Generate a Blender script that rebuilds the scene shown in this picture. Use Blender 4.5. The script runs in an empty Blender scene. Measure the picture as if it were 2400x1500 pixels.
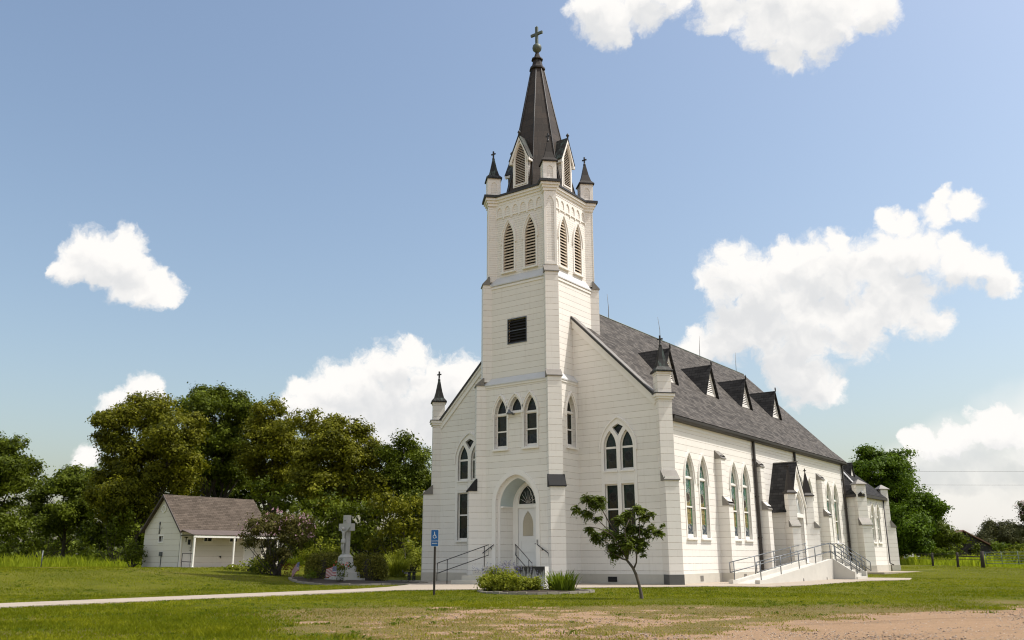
import bpy, bmesh, math, random
import numpy as np
from mathutils import Vector, Matrix
from mathutils.geometry import tessellate_polygon

SC = bpy.context.scene
COL = SC.collection
PI = math.pi
rad = math.radians

# ------------------------------------------------------------------ camera
cam_d = bpy.data.cameras.new('camera')
cam = bpy.data.objects.new('camera', cam_d); COL.objects.link(cam)
cam_d.sensor_width = 36.0; cam_d.lens = 30.832; cam_d.clip_start = 0.1; cam_d.clip_end = 6000
cr = Vector((0.8050764, 0.5931640, -0.0029108)); cu = Vector((0.1574794, -0.2090039, 0.9651516)); cb = cr.cross(cu)
cam.matrix_world = Matrix(((cr.x, cu.x, cb.x, 25.4662), (cr.y, cu.y, cb.y, -36.9737), (cr.z, cu.z, cb.z, 1.2012), (0, 0, 0, 1)))
SC.camera = cam
SC.render.resolution_x = 1024; SC.render.resolution_y = 640

# ------------------------------------------------------------------ light
SUN_AZ, SUN_EL = rad(35), rad(58.0)          # azimuth from +X towards +Y
SUN_DIR = Vector((math.cos(SUN_AZ)*math.cos(SUN_EL), math.sin(SUN_AZ)*math.cos(SUN_EL), math.sin(SUN_EL)))
sun_d = bpy.data.lights.new('sun', 'SUN'); sun = bpy.data.objects.new('sun', sun_d); COL.objects.link(sun)
sun_d.energy = 2.75; sun_d.angle = rad(0.53); sun_d.color = (1.0, 0.955, 0.885)
sun.rotation_euler = (-SUN_DIR).to_track_quat('-Z', 'Y').to_euler()
sun.location = SUN_DIR*80

SC.view_settings.view_transform = 'Standard'; SC.view_settings.look = 'None'
SC.view_settings.exposure = 0.62; SC.view_settings.gamma = 1.0

SC.cycles.max_bounces = 8; SC.cycles.diffuse_bounces = 3; SC.cycles.glossy_bounces = 3
SC.cycles.transmission_bounces = 3; SC.cycles.transparent_max_bounces = 8
SC.cycles.sample_clamp_indirect = 6.0
try:
    SC.cycles.use_denoising = True; SC.cycles.pixel_filter_type = 'BLACKMAN_HARRIS'; SC.cycles.filter_width = 1.15
except Exception:
    pass

# clouds: direction of each puff and its angular radius
CLOUDS = [(-0.8514,0.4301,0.3001,0.0271),(-0.8365,0.4558,0.3042,0.0257),(-0.8627,0.4181,0.2844,0.0195),(-0.8426,0.4571,0.2847,0.0244),(-0.8309,0.482,0.2781,0.0206),(-0.8235,0.4979,0.2721,0.0163),(-0.8695,0.4042,0.2839,0.0095),(-0.8322,0.4685,0.2965,0.017),(-0.8502,0.4428,0.2848,0.0176),(-0.8504,0.5,0.1637,0.0223),(-0.8605,0.4857,0.1538,0.0177),(-0.8411,0.513,0.1714,0.0135),(-0.8801,0.465,0.0962,0.013),(-0.6787,0.707,0.199,0.0385),(-0.7084,0.6802,0.1885,0.0297),(-0.7383,0.6512,0.1755,0.0332),(-0.7545,0.6314,0.1792,0.0189),(-0.6691,0.7098,0.2204,0.0203),(-0.6499,0.7364,0.1879,0.0387),(-0.6252,0.7556,0.1953,0.0291),(-0.7017,0.6952,0.1561,0.043),(-0.7345,0.6623,0.1479,0.0284),(-0.6679,0.729,0.1498,0.0385),(-0.7608,0.6294,0.1582,0.0188),(-0.6397,0.7552,0.1431,0.0289),(-0.3483,0.8872,0.3026,0.0339),(-0.3643,0.8826,0.2971,0.0237),(-0.3181,0.9052,0.2818,0.042),(-0.2801,0.9102,0.3049,0.0231),(-0.2942,0.9006,0.3198,0.0139),(-0.253,0.922,0.293,0.0411),(-0.2438,0.9153,0.3205,0.0155),(-0.2116,0.9319,0.2945,0.0359),(-0.1744,0.9378,0.3002,0.0291),(-0.1408,0.9463,0.2909,0.0243),(-0.1157,0.9528,0.2807,0.0214),(-0.0981,0.9597,0.2634,0.0144),(-0.1927,0.9451,0.2638,0.0378),(-0.2825,0.9281,0.2423,0.0414),(-0.2417,0.9406,0.2384,0.0363),(-0.3256,0.9154,0.2368,0.0327),(-0.3562,0.8982,0.2575,0.0283),(-0.1701,0.9575,0.2328,0.0211),(-0.369,0.9003,0.2307,0.0274),(-0.4006,0.8898,0.2186,0.0219),(-0.3095,0.9288,0.2036,0.0287),(-0.2893,0.9394,0.184,0.0285),(-0.2721,0.9465,0.1738,0.0173),(-0.3052,0.9361,0.1751,0.0212),(-0.1376,0.9262,0.351,0.0113),(-0.1219,0.9318,0.3419,0.0163),(-0.1481,0.9301,0.3362,0.0166),(-0.1769,0.9271,0.3304,0.0124),(-0.1123,0.9366,0.332,0.0077),(-0.1917,0.9218,0.3369,0.0133),(-0.241,0.9067,0.3462,0.0064),(-0.4043,0.7209,0.5629,0.0329),(-0.4182,0.705,0.5728,0.0228),(-0.3989,0.7377,0.5447,0.0138),(-0.3449,0.7442,0.572,0.0279),(-0.2906,0.7722,0.565,0.0356),(-0.2558,0.7973,0.5467,0.0398),(-0.2199,0.8183,0.531,0.0394),(-0.2452,0.8226,0.513,0.0258),(-0.1985,0.8206,0.536,0.0347),(-0.1607,0.8328,0.5297,0.0256),(-0.2571,0.8254,0.5027,0.0107),(-0.3498,0.7786,0.521,0.0082),(-0.3707,0.7353,0.5674,0.0272),(-0.1278,0.9842,0.1221,0.0254),(-0.1611,0.9805,0.1129,0.0206),(-0.1884,0.9759,0.1103,0.02),(-0.2078,0.9718,0.1114,0.0114),(-0.1058,0.9883,0.1102,0.025),(-0.3936,0.8882,0.2369,0.0143)]
VEIL = [(-0.1503,0.9871,0.0546,0.0464),(-0.1129,0.9917,0.0615,0.0539),(-0.1754,0.9824,0.0638,0.03),(-0.1818,0.9824,0.043,0.0299),(-0.1468,0.9888,0.0258,0.0251),(-0.0911,0.9919,0.0888,0.0494),(-0.1656,0.9829,0.0802,0.0385),(-0.2122,0.9741,0.0779,0.0262),(-0.1245,0.9918,0.0294,0.0455),(-0.192,0.9811,0.0224,0.0299)]

# unseen cumulus added behind the camera as fill light for the shaded facade
for az, el, r in ((-150, 24, .16), (-128, 42, .20), (-118, 18, .13), (-100, 30, .22), (-85, 55, .20), (-70, 20, .16), (-58, 38, .22), (-35, 24, .15), (-30, 50, .17), (-140, 62, .16), (-170, 40, .13), (-8, 34, .12)):
    CLOUDS.append((math.cos(rad(az))*math.cos(rad(el)), math.sin(rad(az))*math.cos(rad(el)), math.sin(rad(el)), r))
CLOUDS = [c for c in CLOUDS if c[3] > .0085]

def N(nt, kind, **kw):
    n = nt.nodes.new(kind)
    for k, v in kw.items():
        if k.startswith('i_'):
            n.inputs[k[2:].replace('_', ' ')].default_value = v
        else:
            setattr(n, k, v)
    return n

def math_node(nt, op, a, b=None, c=None, clamp=False):
    n = nt.nodes.new('ShaderNodeMath'); n.operation = op; n.use_clamp = clamp
    for i, v in enumerate((a, b, c)):
        if v is None: continue
        if isinstance(v, (int, float)): n.inputs[i].default_value = v
        else: nt.links.new(v, n.inputs[i])
    return n.outputs[0]

def vmath(nt, op, a, b=None):
    n = nt.nodes.new('ShaderNodeVectorMath'); n.operation = op
    for i, v in enumerate((a, b)):
        if v is None: continue
        if isinstance(v, (tuple, list, Vector)): n.inputs[i].default_value = v
        elif isinstance(v, (int, float)): n.inputs['Scale'].default_value = v
        else: nt.links.new(v, n.inputs[i])
    return n.outputs['Value'] if op in ('DOT_PRODUCT', 'LENGTH', 'DISTANCE') else n.outputs['Vector']

def smooth(nt, x, lo, hi):
    n = nt.nodes.new('ShaderNodeMapRange'); n.interpolation_type = 'SMOOTHSTEP'
    nt.links.new(x, n.inputs[0]); n.inputs[1].default_value = lo; n.inputs[2].default_value = hi
    return n.outputs[0]

def noise(nt, vec, scale, detail=4, rough=0.55, dim='3D', out=0):
    n = nt.nodes.new('ShaderNodeTexNoise'); n.noise_dimensions = dim
    n.inputs['Scale'].default_value = scale; n.inputs['Detail'].default_value = detail
    n.inputs['Roughness'].default_value = rough
    if vec is not None: nt.links.new(vec, n.inputs['Vector'])
    return n.outputs[out]

def mixc(nt, fac, a, b, blend='MIX'):
    n = nt.nodes.new('ShaderNodeMix'); n.data_type = 'RGBA'; n.blend_type = blend
    for s, v in ((0, fac), (6, a), (7, b)):
        if isinstance(v, (int, float)): n.inputs[s].default_value = v
        elif isinstance(v, (tuple, list)): n.inputs[s].default_value = (*v[:3], 1)
        else: nt.links.new(v, n.inputs[s])
    return n.outputs[2]

# ------------------------------------------------------------------ sky
W = bpy.data.worlds.new('World'); SC.world = W; W.use_nodes = True
nt = W.node_tree; nt.nodes.clear()
sky = N(nt, 'ShaderNodeTexSky', sky_type='NISHITA', sun_disc=False)
sky.sun_elevation = SUN_EL; sky.sun_rotation = PI/2 - SUN_AZ
sky.altitude = 50; sky.air_density = 1.3; sky.dust_density = 3.0; sky.ozone_density = 0.5
bg_sky = N(nt, 'ShaderNodeBackground'); bg_sky.inputs['Strength'].default_value = 0.106
nt.links.new(sky.outputs[0], bg_sky.inputs['Color'])
tc = N(nt, 'ShaderNodeTexCoord')
d0 = tc.outputs['Generated']
wn = noise(nt, d0, 24.0, 5, 0.6, out='Color')
wv = vmath(nt, 'SCALE', vmath(nt, 'SUBTRACT', wn, (0.5, 0.5, 0.5)), 0.040)
def puffs(vec, lst, k0=0.35):
    acc = None
    for (x, y, z, r) in lst:
        r *= 1.10
        L = math.sqrt(x*x+y*y+z*z); k = 1.0/(1-math.cos(r))
        q = math_node(nt, 'MULTIPLY_ADD', vmath(nt, 'DOT_PRODUCT', vec, (x/L, y/L, z/L)), k, 1.0-k)
        acc = q if acc is None else math_node(nt, 'SMOOTH_MAX', acc, q, k0)
    return math_node(nt, 'MAXIMUM', acc, -2.0)
d1 = vmath(nt, 'NORMALIZE', vmath(nt, 'ADD', d0, wv))
lift = Vector((SUN_DIR.x*0.35, SUN_DIR.y*0.35, SUN_DIR.z)).normalized()*0.034
d2 = vmath(nt, 'NORMALIZE', vmath(nt, 'ADD', d1, tuple(lift)))
acc = puffs(d1, CLOUDS)
acc2 = puffs(d2, [c for c in CLOUDS if c[3] > 0.017], 0.6)
fine = noise(nt, d1, 40.0, 11, 0.63)
soft1 = noise(nt, d1, 30.0, 3, 0.5)
fine2 = noise(nt, vmath(nt, 'ADD', d1, tuple(lift*.35)), 30.0, 3, 0.5)
big = noise(nt, d0, 9.0, 4, 0.55)
dens = math_node(nt, 'ADD', acc, math_node(nt, 'MULTIPLY', math_node(nt, 'SUBTRACT', fine, 0.5), 2.7))
alpha = smooth(nt, dens, -0.25, 0.65)
veil = math_node(nt, 'ADD', puffs(d0, VEIL, 0.8), math_node(nt, 'MULTIPLY', math_node(nt, 'SUBTRACT', big, 0.5), 3.0))
alpha = math_node(nt, 'MAXIMUM', alpha, math_node(nt, 'MULTIPLY', smooth(nt, veil, -1.2, 0.9), 0.78))
# grey bellies where more cloud lies between here and the sun
dens2 = math_node(nt, 'ADD', acc2, math_node(nt, 'MULTIPLY', math_node(nt, 'SUBTRACT', fine2, soft1), 3.0))
dens2 = math_node(nt, 'ADD', dens2, math_node(nt, 'MULTIPLY', math_node(nt, 'SUBTRACT', big, 0.5), 2.0))
shade = smooth(nt, dens2, -0.5, 1.5)
ccol = mixc(nt, shade, (0.66, 0.645, 0.625), (0.50, 0.505, 0.512))
bg_cl = N(nt, 'ShaderNodeBackground'); bg_cl.inputs['Strength'].default_value = 1.0
nt.links.new(ccol, bg_cl.inputs['Color'])
mx = N(nt, 'ShaderNodeMixShader')
nt.links.new(alpha, mx.inputs[0]); nt.links.new(bg_sky.outputs[0], mx.inputs[1]); nt.links.new(bg_cl.outputs[0], mx.inputs[2])
out = N(nt, 'ShaderNodeOutputWorld'); nt.links.new(mx.outputs[0], out.inputs[0])
try:
    W.cycles.sampling_method = 'MANUAL'; W.cycles.sample_map_resolution = 512
except Exception:
    pass

# ------------------------------------------------------------------ materials
def new_mat(name):
    m = bpy.data.materials.new(name); m.use_nodes = True
    nt = m.node_tree; nt.nodes.clear()
    o = N(nt, 'ShaderNodeOutputMaterial'); b = N(nt, 'ShaderNodeBsdfPrincipled')
    nt.links.new(b.outputs[0], o.inputs[0])
    return m, nt, b, o

def setin(nt, b, name, v):
    if isinstance(v, (int, float)): b.inputs[name].default_value = v
    elif isinstance(v, (tuple, list)): b.inputs[name].default_value = (*v[:3], 1)
    else: nt.links.new(v, b.inputs[name])

def bump(nt, b, h, strength=0.3, dist=0.02):
    n = N(nt, 'ShaderNodeBump'); n.inputs['Strength'].default_value = strength; n.inputs['Distance'].default_value = dist
    nt.links.new(h, n.inputs['Height']); nt.links.new(n.outputs[0], b.inputs['Normal'])

def pos(nt):
    return N(nt, 'ShaderNodeNewGeometry').outputs['Position']

def simple(name, col, rough=0.6, metal=0.0, var=0.12, scale=3.0, bumps=0.0):
    m, nt, b, o = new_mat(name)
    p = pos(nt); n = noise(nt, p, scale, 5)
    c = mixc(nt, n, tuple(v*(1-var) for v in col), tuple(min(1, v*(1+var)) for v in col))
    setin(nt, b, 'Base Color', c); setin(nt, b, 'Roughness', rough); setin(nt, b, 'Metallic', metal)
    if bumps: bump(nt, b, noise(nt, p, scale*8, 4), bumps, 0.01)
    return m

def siding(name, rowh=0.305, brickw=3.7, dirt=0.78, white=(0.83, 0.795, 0.735), lw=0.055):
    """painted lap boards: each row a shallow wedge, dirt and rust in the lap joints"""
    m, nt, b, o = new_mat(name)
    p = pos(nt)
    s = N(nt, 'ShaderNodeSeparateXYZ'); nt.links.new(p, s.inputs[0])
    fr0 = math_node(nt, 'FRACT', math_node(nt, 'DIVIDE', s.outputs[2], rowh))
    line = math_node(nt, 'MAXIMUM', smooth(nt, fr0, lw, 0.0), smooth(nt, fr0, 1.0-lw*.6, 1.0))
    row = math_node(nt, 'FLOOR', math_node(nt, 'DIVIDE', s.outputs[2], rowh))
    wn_ = N(nt, 'ShaderNodeTexWhiteNoise'); wn_.noise_dimensions = '1D'; nt.links.new(row, wn_.inputs['W'])
    tone = math_node(nt, 'MULTIPLY_ADD', wn_.outputs[0], 0.06, 0.94)
    sp = N(nt, 'ShaderNodeCombineXYZ')        # streak noise: long in the vertical
    nt.links.new(math_node(nt, 'MULTIPLY', math_node(nt, 'ADD', s.outputs[0], s.outputs[1]), 6.0), sp.inputs[0])
    nt.links.new(math_node(nt, 'MULTIPLY', s.outputs[2], 0.5), sp.inputs[1])
    streak = smooth(nt, noise(nt, sp.outputs[0], 1.0, 4, 0.6), 0.52, 0.85)
    blot = noise(nt, p, 0.9, 5, 0.6)
    brk = smooth(nt, noise(nt, p, 3.5, 4, 0.7), 0.30, 0.62)
    base = mixc(nt, math_node(nt, 'MULTIPLY', streak, 0.40), white, (0.60, 0.545, 0.465))
    base = mixc(nt, math_node(nt, 'MULTIPLY', smooth(nt, blot, 0.5, 0.8), 0.22), base, (0.66, 0.61, 0.54))
    tn = N(nt, 'ShaderNodeCombineColor')
    for i in range(3): nt.links.new(tone, tn.inputs[i])
    base = mixc(nt, 1.0, base, tn.outputs[0], 'MULTIPLY')
    uu = math_node(nt, 'ADD', s.outputs[0], s.outputs[1])
    fu = math_node(nt, 'FRACT', math_node(nt, 'ADD', math_node(nt, 'DIVIDE', uu, 3.66), math_node(nt, 'MULTIPLY', wn_.outputs[0], 7.3)))
    joint = math_node(nt, 'LESS_THAN', fu, 0.0035)
    line = math_node(nt, 'MAXIMUM', line, math_node(nt, 'MULTIPLY', joint, .28))
    # rust spots of the nail heads under some joints
    fac = math_node(nt, 'MULTIPLY', line, math_node(nt, 'MULTIPLY_ADD', brk, dirt*0.72, dirt*0.28))
    base = mixc(nt, fac, base, (0.25, 0.175, 0.115))
    setin(nt, b, 'Base Color', base); setin(nt, b, 'Roughness', 0.55); setin(nt, b, 'Specular IOR Level', 0.35)
    fr = math_node(nt, 'FRACT', math_node(nt, 'DIVIDE', s.outputs[2], rowh))
    hgt = math_node(nt, 'SUBTRACT', math_node(nt, 'MULTIPLY', math_node(nt, 'SUBTRACT', 1.0, fr), 0.7), line)
    hgt = math_node(nt, 'ADD', hgt, math_node(nt, 'MULTIPLY', noise(nt, p, 14, 3), 0.12))
    bump(nt, b, hgt, 0.4, 0.02)
    return m

def uvn(nt):
    return N(nt, 'ShaderNodeTexCoord').outputs['UV']

def shingle(name, c1, c2, dark, roww=0.34, rowh=0.15, var=0.5):
    m, nt, b, o = new_mat(name)
    uv = uvn(nt); p = pos(nt)
    br = N(nt, 'ShaderNodeTexBrick'); br.offset = 0.5; nt.links.new(uv, br.inputs['Vector'])
    br.inputs['Scale'].default_value = 1.0; br.inputs['Brick Width'].default_value = roww; br.inputs['Row Height'].default_value = rowh
    br.inputs['Mortar Size'].default_value = 0.011; br.inputs['Mortar Smooth'].default_value = 0.2; br.inputs['Bias'].default_value = -0.1
    br.inputs['Color1'].default_value = (*c1, 1); br.inputs['Color2'].default_value = (*c2, 1); br.inputs['Mortar'].default_value = (*dark, 1)
    n = noise(nt, p, 1.1, 5, 0.65); n2 = noise(nt, p, 30, 3)
    c = mixc(nt, math_node(nt, 'MULTIPLY', smooth(nt, n, 0.35, 0.75), var), br.outputs['Color'], tuple(v*1.5 for v in c2))
    c = mixc(nt, math_node(nt, 'MULTIPLY', n2, 0.5), c, dark)
    setin(nt, b, 'Base Color', c); setin(nt, b, 'Roughness', 0.9); setin(nt, b, 'Specular IOR Level', 0.2)
    s = N(nt, 'ShaderNodeSeparateXYZ'); nt.links.new(uv, s.inputs[0])
    fr = math_node(nt, 'FRACT', math_node(nt, 'DIVIDE', s.outputs[1], rowh))
    h = math_node(nt, 'SUBTRACT', math_node(nt, 'SUBTRACT', 1.0, fr), br.outputs['Fac'])
    bump(nt, b, h, 0.6, 0.02)
    return m

def copper(name, base, patina, amt, panel=0.42):
    """aged sheet copper: brown to black with green runs, seams between the sheets"""
    m, nt, b, o = new_mat(name)
    uv = uvn(nt); p = pos(nt)
    br = N(nt, 'ShaderNodeTexBrick'); br.offset = 0.5; nt.links.new(uv, br.inputs['Vector'])
    br.inputs['Scale'].default_value = 1.0; br.inputs['Brick Width'].default_value = 0.75; br.inputs['Row Height'].default_value = panel
    br.inputs['Mortar Size'].default_value = 0.014; br.inputs['Mortar Smooth'].default_value = 0.3
    br.inputs['Color1'].default_value = (*base, 1); br.inputs['Color2'].default_value = (*[v*0.5 for v in base], 1)
    br.inputs['Mortar'].default_value = (*[v*0.3 for v in base], 1)
    s = N(nt, 'ShaderNodeSeparateXYZ'); nt.links.new(p, s.inputs[0])
    sp = N(nt, 'ShaderNodeCombineXYZ')
    nt.links.new(math_node(nt, 'MULTIPLY', s.outputs[0], 7.0), sp.inputs[0]); nt.links.new(math_node(nt, 'MULTIPLY', s.outputs[1], 7.0), sp.inputs[1])
    nt.links.new(math_node(nt, 'MULTIPLY', s.outputs[2], 0.7), sp.inputs[2])
    st = smooth(nt, noise(nt, sp.outputs[0], 1.0, 5, 0.6), 0.62-amt*0.3, 0.85-amt*0.25)
    c = mixc(nt, math_node(nt, 'MULTIPLY', st, 0.85), br.outputs['Color'], patina)
    c = mixc(nt, math_node(nt, 'MULTIPLY', noise(nt, p, 6, 4), 0.5), c, tuple(v*0.4 for v in base))
    setin(nt, b, 'Base Color', c); setin(nt, b, 'Roughness', 0.55); setin(nt, b, 'Specular IOR Level', 0.25)
    bump(nt, b, br.outputs['Fac'], -0.4, 0.015)
    return m

def concrete(name, col, stain=(0.2, 0.17, 0.13), amt=0.35, sc=1.5):
    m, nt, b, o = new_mat(name)
    p = pos(nt)
    c = mixc(nt, noise(nt, p, sc, 6, 0.65), tuple(v*0.82 for v in col), tuple(min(1, v*1.12) for v in col))
    c = mixc(nt, math_node(nt, 'MULTIPLY', smooth(nt, noise(nt, p, sc*0.6+.2, 6, 0.7), 0.55, 0.8), amt), c, stain)
    n = noise(nt, p, 60, 3)
    c = mixc(nt, math_node(nt, 'MULTIPLY', n, 0.25), c, tuple(v*0.6 for v in col))
    setin(nt, b, 'Base Color', c); setin(nt, b, 'Roughness', 0.85); setin(nt, b, 'Specular IOR Level', 0.25)
    bump(nt, b, n, 0.25, 0.008)
    return m

def stained(name, bright=1.0):
    """leaded glass, laid out by the pane's own UV (0..1 across, metres up from its foot)"""
    m, nt, b, o = new_mat(name)
    uv = uvn(nt)
    s = N(nt, 'ShaderNodeSeparateXYZ'); nt.links.new(uv, s.inputs[0])
    x, y = s.outputs[0], s.outputs[1]
    mp = N(nt, 'ShaderNodeMapping'); mp.inputs['Scale'].default_value = (8.0, 7.0, 1); nt.links.new(uv, mp.inputs['Vector'])
    vo = N(nt, 'ShaderNodeTexVoronoi'); vo.feature = 'F1'; vo.distance = 'CHEBYCHEV'; vo.inputs['Scale'].default_value = 1.0
    vo.inputs['Randomness'].default_value = 0.55; nt.links.new(mp.outputs[0], vo.inputs['Vector'])
    cell = vo.outputs['Color']
    sepc = N(nt, 'ShaderNodeSeparateColor'); nt.links.new(cell, sepc.inputs[0]); rnd = sepc.outputs[0]; rnd2 = sepc.outputs[1]
    ve = N(nt, 'ShaderNodeTexVoronoi'); ve.feature = 'DISTANCE_TO_EDGE'; ve.inputs['Scale'].default_value = 1.0
    ve.inputs['Randomness'].default_value = 0.55; nt.links.new(mp.outputs[0], ve.inputs['Vector'])
    lead = math_node(nt, 'LESS_THAN', ve.outputs['Distance'], 0.05)
    edge = math_node(nt, 'ABSOLUTE', math_node(nt, 'SUBTRACT', x, 0.5))
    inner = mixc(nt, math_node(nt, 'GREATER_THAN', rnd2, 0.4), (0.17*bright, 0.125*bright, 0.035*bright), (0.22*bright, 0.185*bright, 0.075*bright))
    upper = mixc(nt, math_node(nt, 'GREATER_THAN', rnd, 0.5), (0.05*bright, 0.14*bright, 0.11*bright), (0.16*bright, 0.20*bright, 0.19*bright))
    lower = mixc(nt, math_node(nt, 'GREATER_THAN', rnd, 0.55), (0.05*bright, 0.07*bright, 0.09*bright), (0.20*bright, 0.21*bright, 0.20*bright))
    c = mixc(nt, math_node(nt, 'GREATER_THAN', y, 2.05), inner, upper)
    c = mixc(nt, math_node(nt, 'LESS_THAN', y, 0.62), c, lower)
    green = math_node(nt, 'MULTIPLY', math_node(nt, 'GREATER_THAN', edge, 0.28), math_node(nt, 'GREATER_THAN', y, 0.55))
    c = mixc(nt, green, c, mixc(nt, rnd2, (0.04*bright, 0.12*bright, 0.05*bright), (0.10*bright, 0.20*bright, 0.09*bright)))
    border = math_node(nt, 'GREATER_THAN', edge, 0.43)
    c = mixc(nt, border, c, mixc(nt, math_node(nt, 'GREATER_THAN', rnd, 0.6), (0.16*bright, 0.19*bright, 0.18*bright), (0.05*bright, 0.10*bright, 0.15*bright)))
    # medallion in the upper light
    dx = math_node(nt, 'MULTIPLY', math_node(nt, 'SUBTRACT', x, 0.5), 0.72)
    dy = math_node(nt, 'SUBTRACT', y, 1.86)
    rr = math_node(nt, 'SQRT', math_node(nt, 'ADD', math_node(nt, 'MULTIPLY', dx, dx), math_node(nt, 'MULTIPLY', dy, dy)))
    c = mixc(nt, math_node(nt, 'LESS_THAN', rr, 0.24), c, (0.20*bright, 0.21*bright, 0.17*bright))
    c = mixc(nt, math_node(nt, 'LESS_THAN', rr, 0.19), c, (0.05*bright, 0.035*bright, 0.025*bright))
    c = mixc(nt, math_node(nt, 'MULTIPLY', lead, 0.85), c, (0.012, 0.012, 0.012))
    setin(nt, b, 'Base Color', c); setin(nt, b, 'Roughness', 0.22); setin(nt, b, 'Specular IOR Level', 0.3)
    bump(nt, b, noise(nt, mp.outputs[0], 0.6, 2), 0.35, 0.02)
    return m

def leaf_mat(name, dark, light, trans=0.28, rough=0.55, spec=0.10):
    m, nt, b, o = new_mat(name)
    at = N(nt, 'ShaderNodeAttribute'); at.attribute_name = 'tint'
    c = mixc(nt, at.outputs['Fac'], dark, light)
    setin(nt, b, 'Base Color', c); setin(nt, b, 'Roughness', rough); setin(nt, b, 'Specular IOR Level', spec)
    tr = N(nt, 'ShaderNodeBsdfTranslucent')
    tcx = mixc(nt, 0.5, c, (light[0]*1.5, light[1]*1.6, light[2]*0.8)); nt.links.new(tcx, tr.inputs['Color'])
    ms = N(nt, 'ShaderNodeMixShader'); ms.inputs[0].default_value = trans
    nt.links.new(b.outputs[0], ms.inputs[1]); nt.links.new(tr.outputs[0], ms.inputs[2]); nt.links.new(ms.outputs[0], o.inputs[0])
    return m

M = {}
M['siding'] = siding('painted_siding')
M['clap'] = siding('painted_clapboard', rowh=0.127, dirt=0.75, lw=0.09)
M['trim'] = simple('white_trim', (0.83, 0.80, 0.75), 0.5, var=0.05, scale=2.0, bumps=0.1)
M['metalcap'] = simple('weathered_metal_cap', (0.20, 0.185, 0.165), 0.6, 0.15, var=0.22, scale=2.2)
M['skirt'] = simple('pale_painted_skirt_metal', (0.60, 0.60, 0.595), 0.5, 0.1, var=0.1, scale=1.5)
M['darkcap'] = simple('dark_shingle_cap', (0.014, 0.014, 0.015), 0.85, var=0.3, scale=8, bumps=0.3)
M['flash'] = simple('dark_flashing', (0.022, 0.020, 0.018), 0.5, var=0.2)
M['fdn'] = concrete('foundation_concrete', (0.60, 0.565, 0.49), amt=0.25)
M['ramp'] = concrete('ramp_concrete', (0.62, 0.595, 0.54), amt=0.16)
M['walk'] = concrete('walk_concrete', (0.42, 0.355, 0.28), stain=(0.30, 0.24, 0.18), amt=0.3)
def joints(m):
    nt = m.node_tree; b = [n for n in nt.nodes if n.type == 'BSDF_PRINCIPLED'][0]; src = b.inputs['Base Color'].links[0].from_socket
    s = N(nt, 'ShaderNodeSeparateXYZ'); nt.links.new(pos(nt), s.inputs[0])
    f = math_node(nt, 'LESS_THAN', math_node(nt, 'FRACT', math_node(nt, 'DIVIDE', s.outputs[1], 1.52)), 0.016)
    setin(nt, b, 'Base Color', mixc(nt, math_node(nt, 'MULTIPLY', f, .75), src, (0.10, 0.085, 0.06)))
joints(M['walk'])
M['cornerstone'] = concrete('dark_cornerstone', (0.12, 0.12, 0.115), amt=0.2, sc=4)
M['shingle'] = shingle('grey_roof_shingles', (0.050, 0.044, 0.039), (0.172, 0.154, 0.136), (0.02, 0.019, 0.018), roww=0.36, rowh=0.19, var=0.25)
M['shingle_brown'] = shingle('brown_roof_shingles', (0.088, 0.068, 0.052), (0.152, 0.120, 0.094), (0.03, 0.024, 0.018), roww=0.32, rowh=0.14, var=0.3)
M['shingle_dark'] = shingle('dark_roof_shingles', (0.018, 0.017, 0.017), (0.048, 0.046, 0.045), (0.008, 0.008, 0.008), roww=0.36, rowh=0.19, var=0.3)  # darker shingle tone for the porch, dormer and wing roofs
M['edging'] = concrete('lichened_edging_stone', (0.30, 0.27, 0.22), stain=(0.10, 0.09, 0.07), amt=0.6, sc=4)
M['copper'] = copper('aged_spire_copper', (0.060, 0.044, 0.032), (0.10, 0.11, 0.095), 0.15)
M['patina'] = copper('green_stained_copper', (0.034, 0.031, 0.026), (0.11, 0.165, 0.145), 0.5, panel=9)
M['verdigris'] = simple('verdigris_copper', (0.085, 0.105, 0.08), 0.55, 0.2, var=0.45, scale=9)
M['louver'] = simple('weathered_louver_slats', (0.62, 0.52, 0.40), 0.7, var=0.3, scale=5)
M['black'] = simple('dark_opening', (0.012, 0.012, 0.013), 0.8, var=0.2)
M['rail'] = simple('dark_grey_pipe_rail', (0.13, 0.14, 0.15), 0.4, 0.5, var=0.12)
M['railblack'] = simple('black_pipe_rail', (0.025, 0.025, 0.027), 0.4, 0.3, var=0.2)
M['pipe'] = simple('brown_downpipe', (0.022, 0.017, 0.014), 0.5, var=0.2)
M['glass'] = stained('stained_glass_in_sun', 1.15)  # brighter copy of the glass, sunlight put into the colour
M['glassdark'] = stained('shade_toned_stained_glass', 0.13)  # same glass darkened, shade of the unlit walls put into the colour
M['vault'] = simple('pale_blue_vault', (0.50, 0.56, 0.55), 0.6, var=0.05)
M['door'] = simple('white_door_paint', (0.76, 0.75, 0.73), 0.4, var=0.05)
M['blind'] = simple('cream_louver_panel', (0.60, 0.53, 0.40), 0.6, var=0.08)
M['bark'] = simple('grey_brown_bark', (0.10, 0.08, 0.06), 0.9, var=0.35, scale=6, bumps=0.6)
M['barkdark'] = simple('dark_bark', (0.045, 0.036, 0.028), 0.9, var=0.35, scale=6, bumps=0.6)
M['stone'] = concrete('weathered_white_marble', (0.46, 0.45, 0.42), stain=(0.20, 0.195, 0.18), amt=0.55, sc=2.5)
M['soil'] = concrete('dark_bed_soil', (0.055, 0.042, 0.03), amt=0.3, sc=6)
M['window_dark'] = simple('dark_window_glass', (0.02, 0.022, 0.025), 0.08, var=0.2)
M['leaf_a'] = leaf_mat('olive_tree_leaves', (0.018, 0.026, 0.002), (0.265, 0.26, 0.016), trans=0.18)
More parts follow.
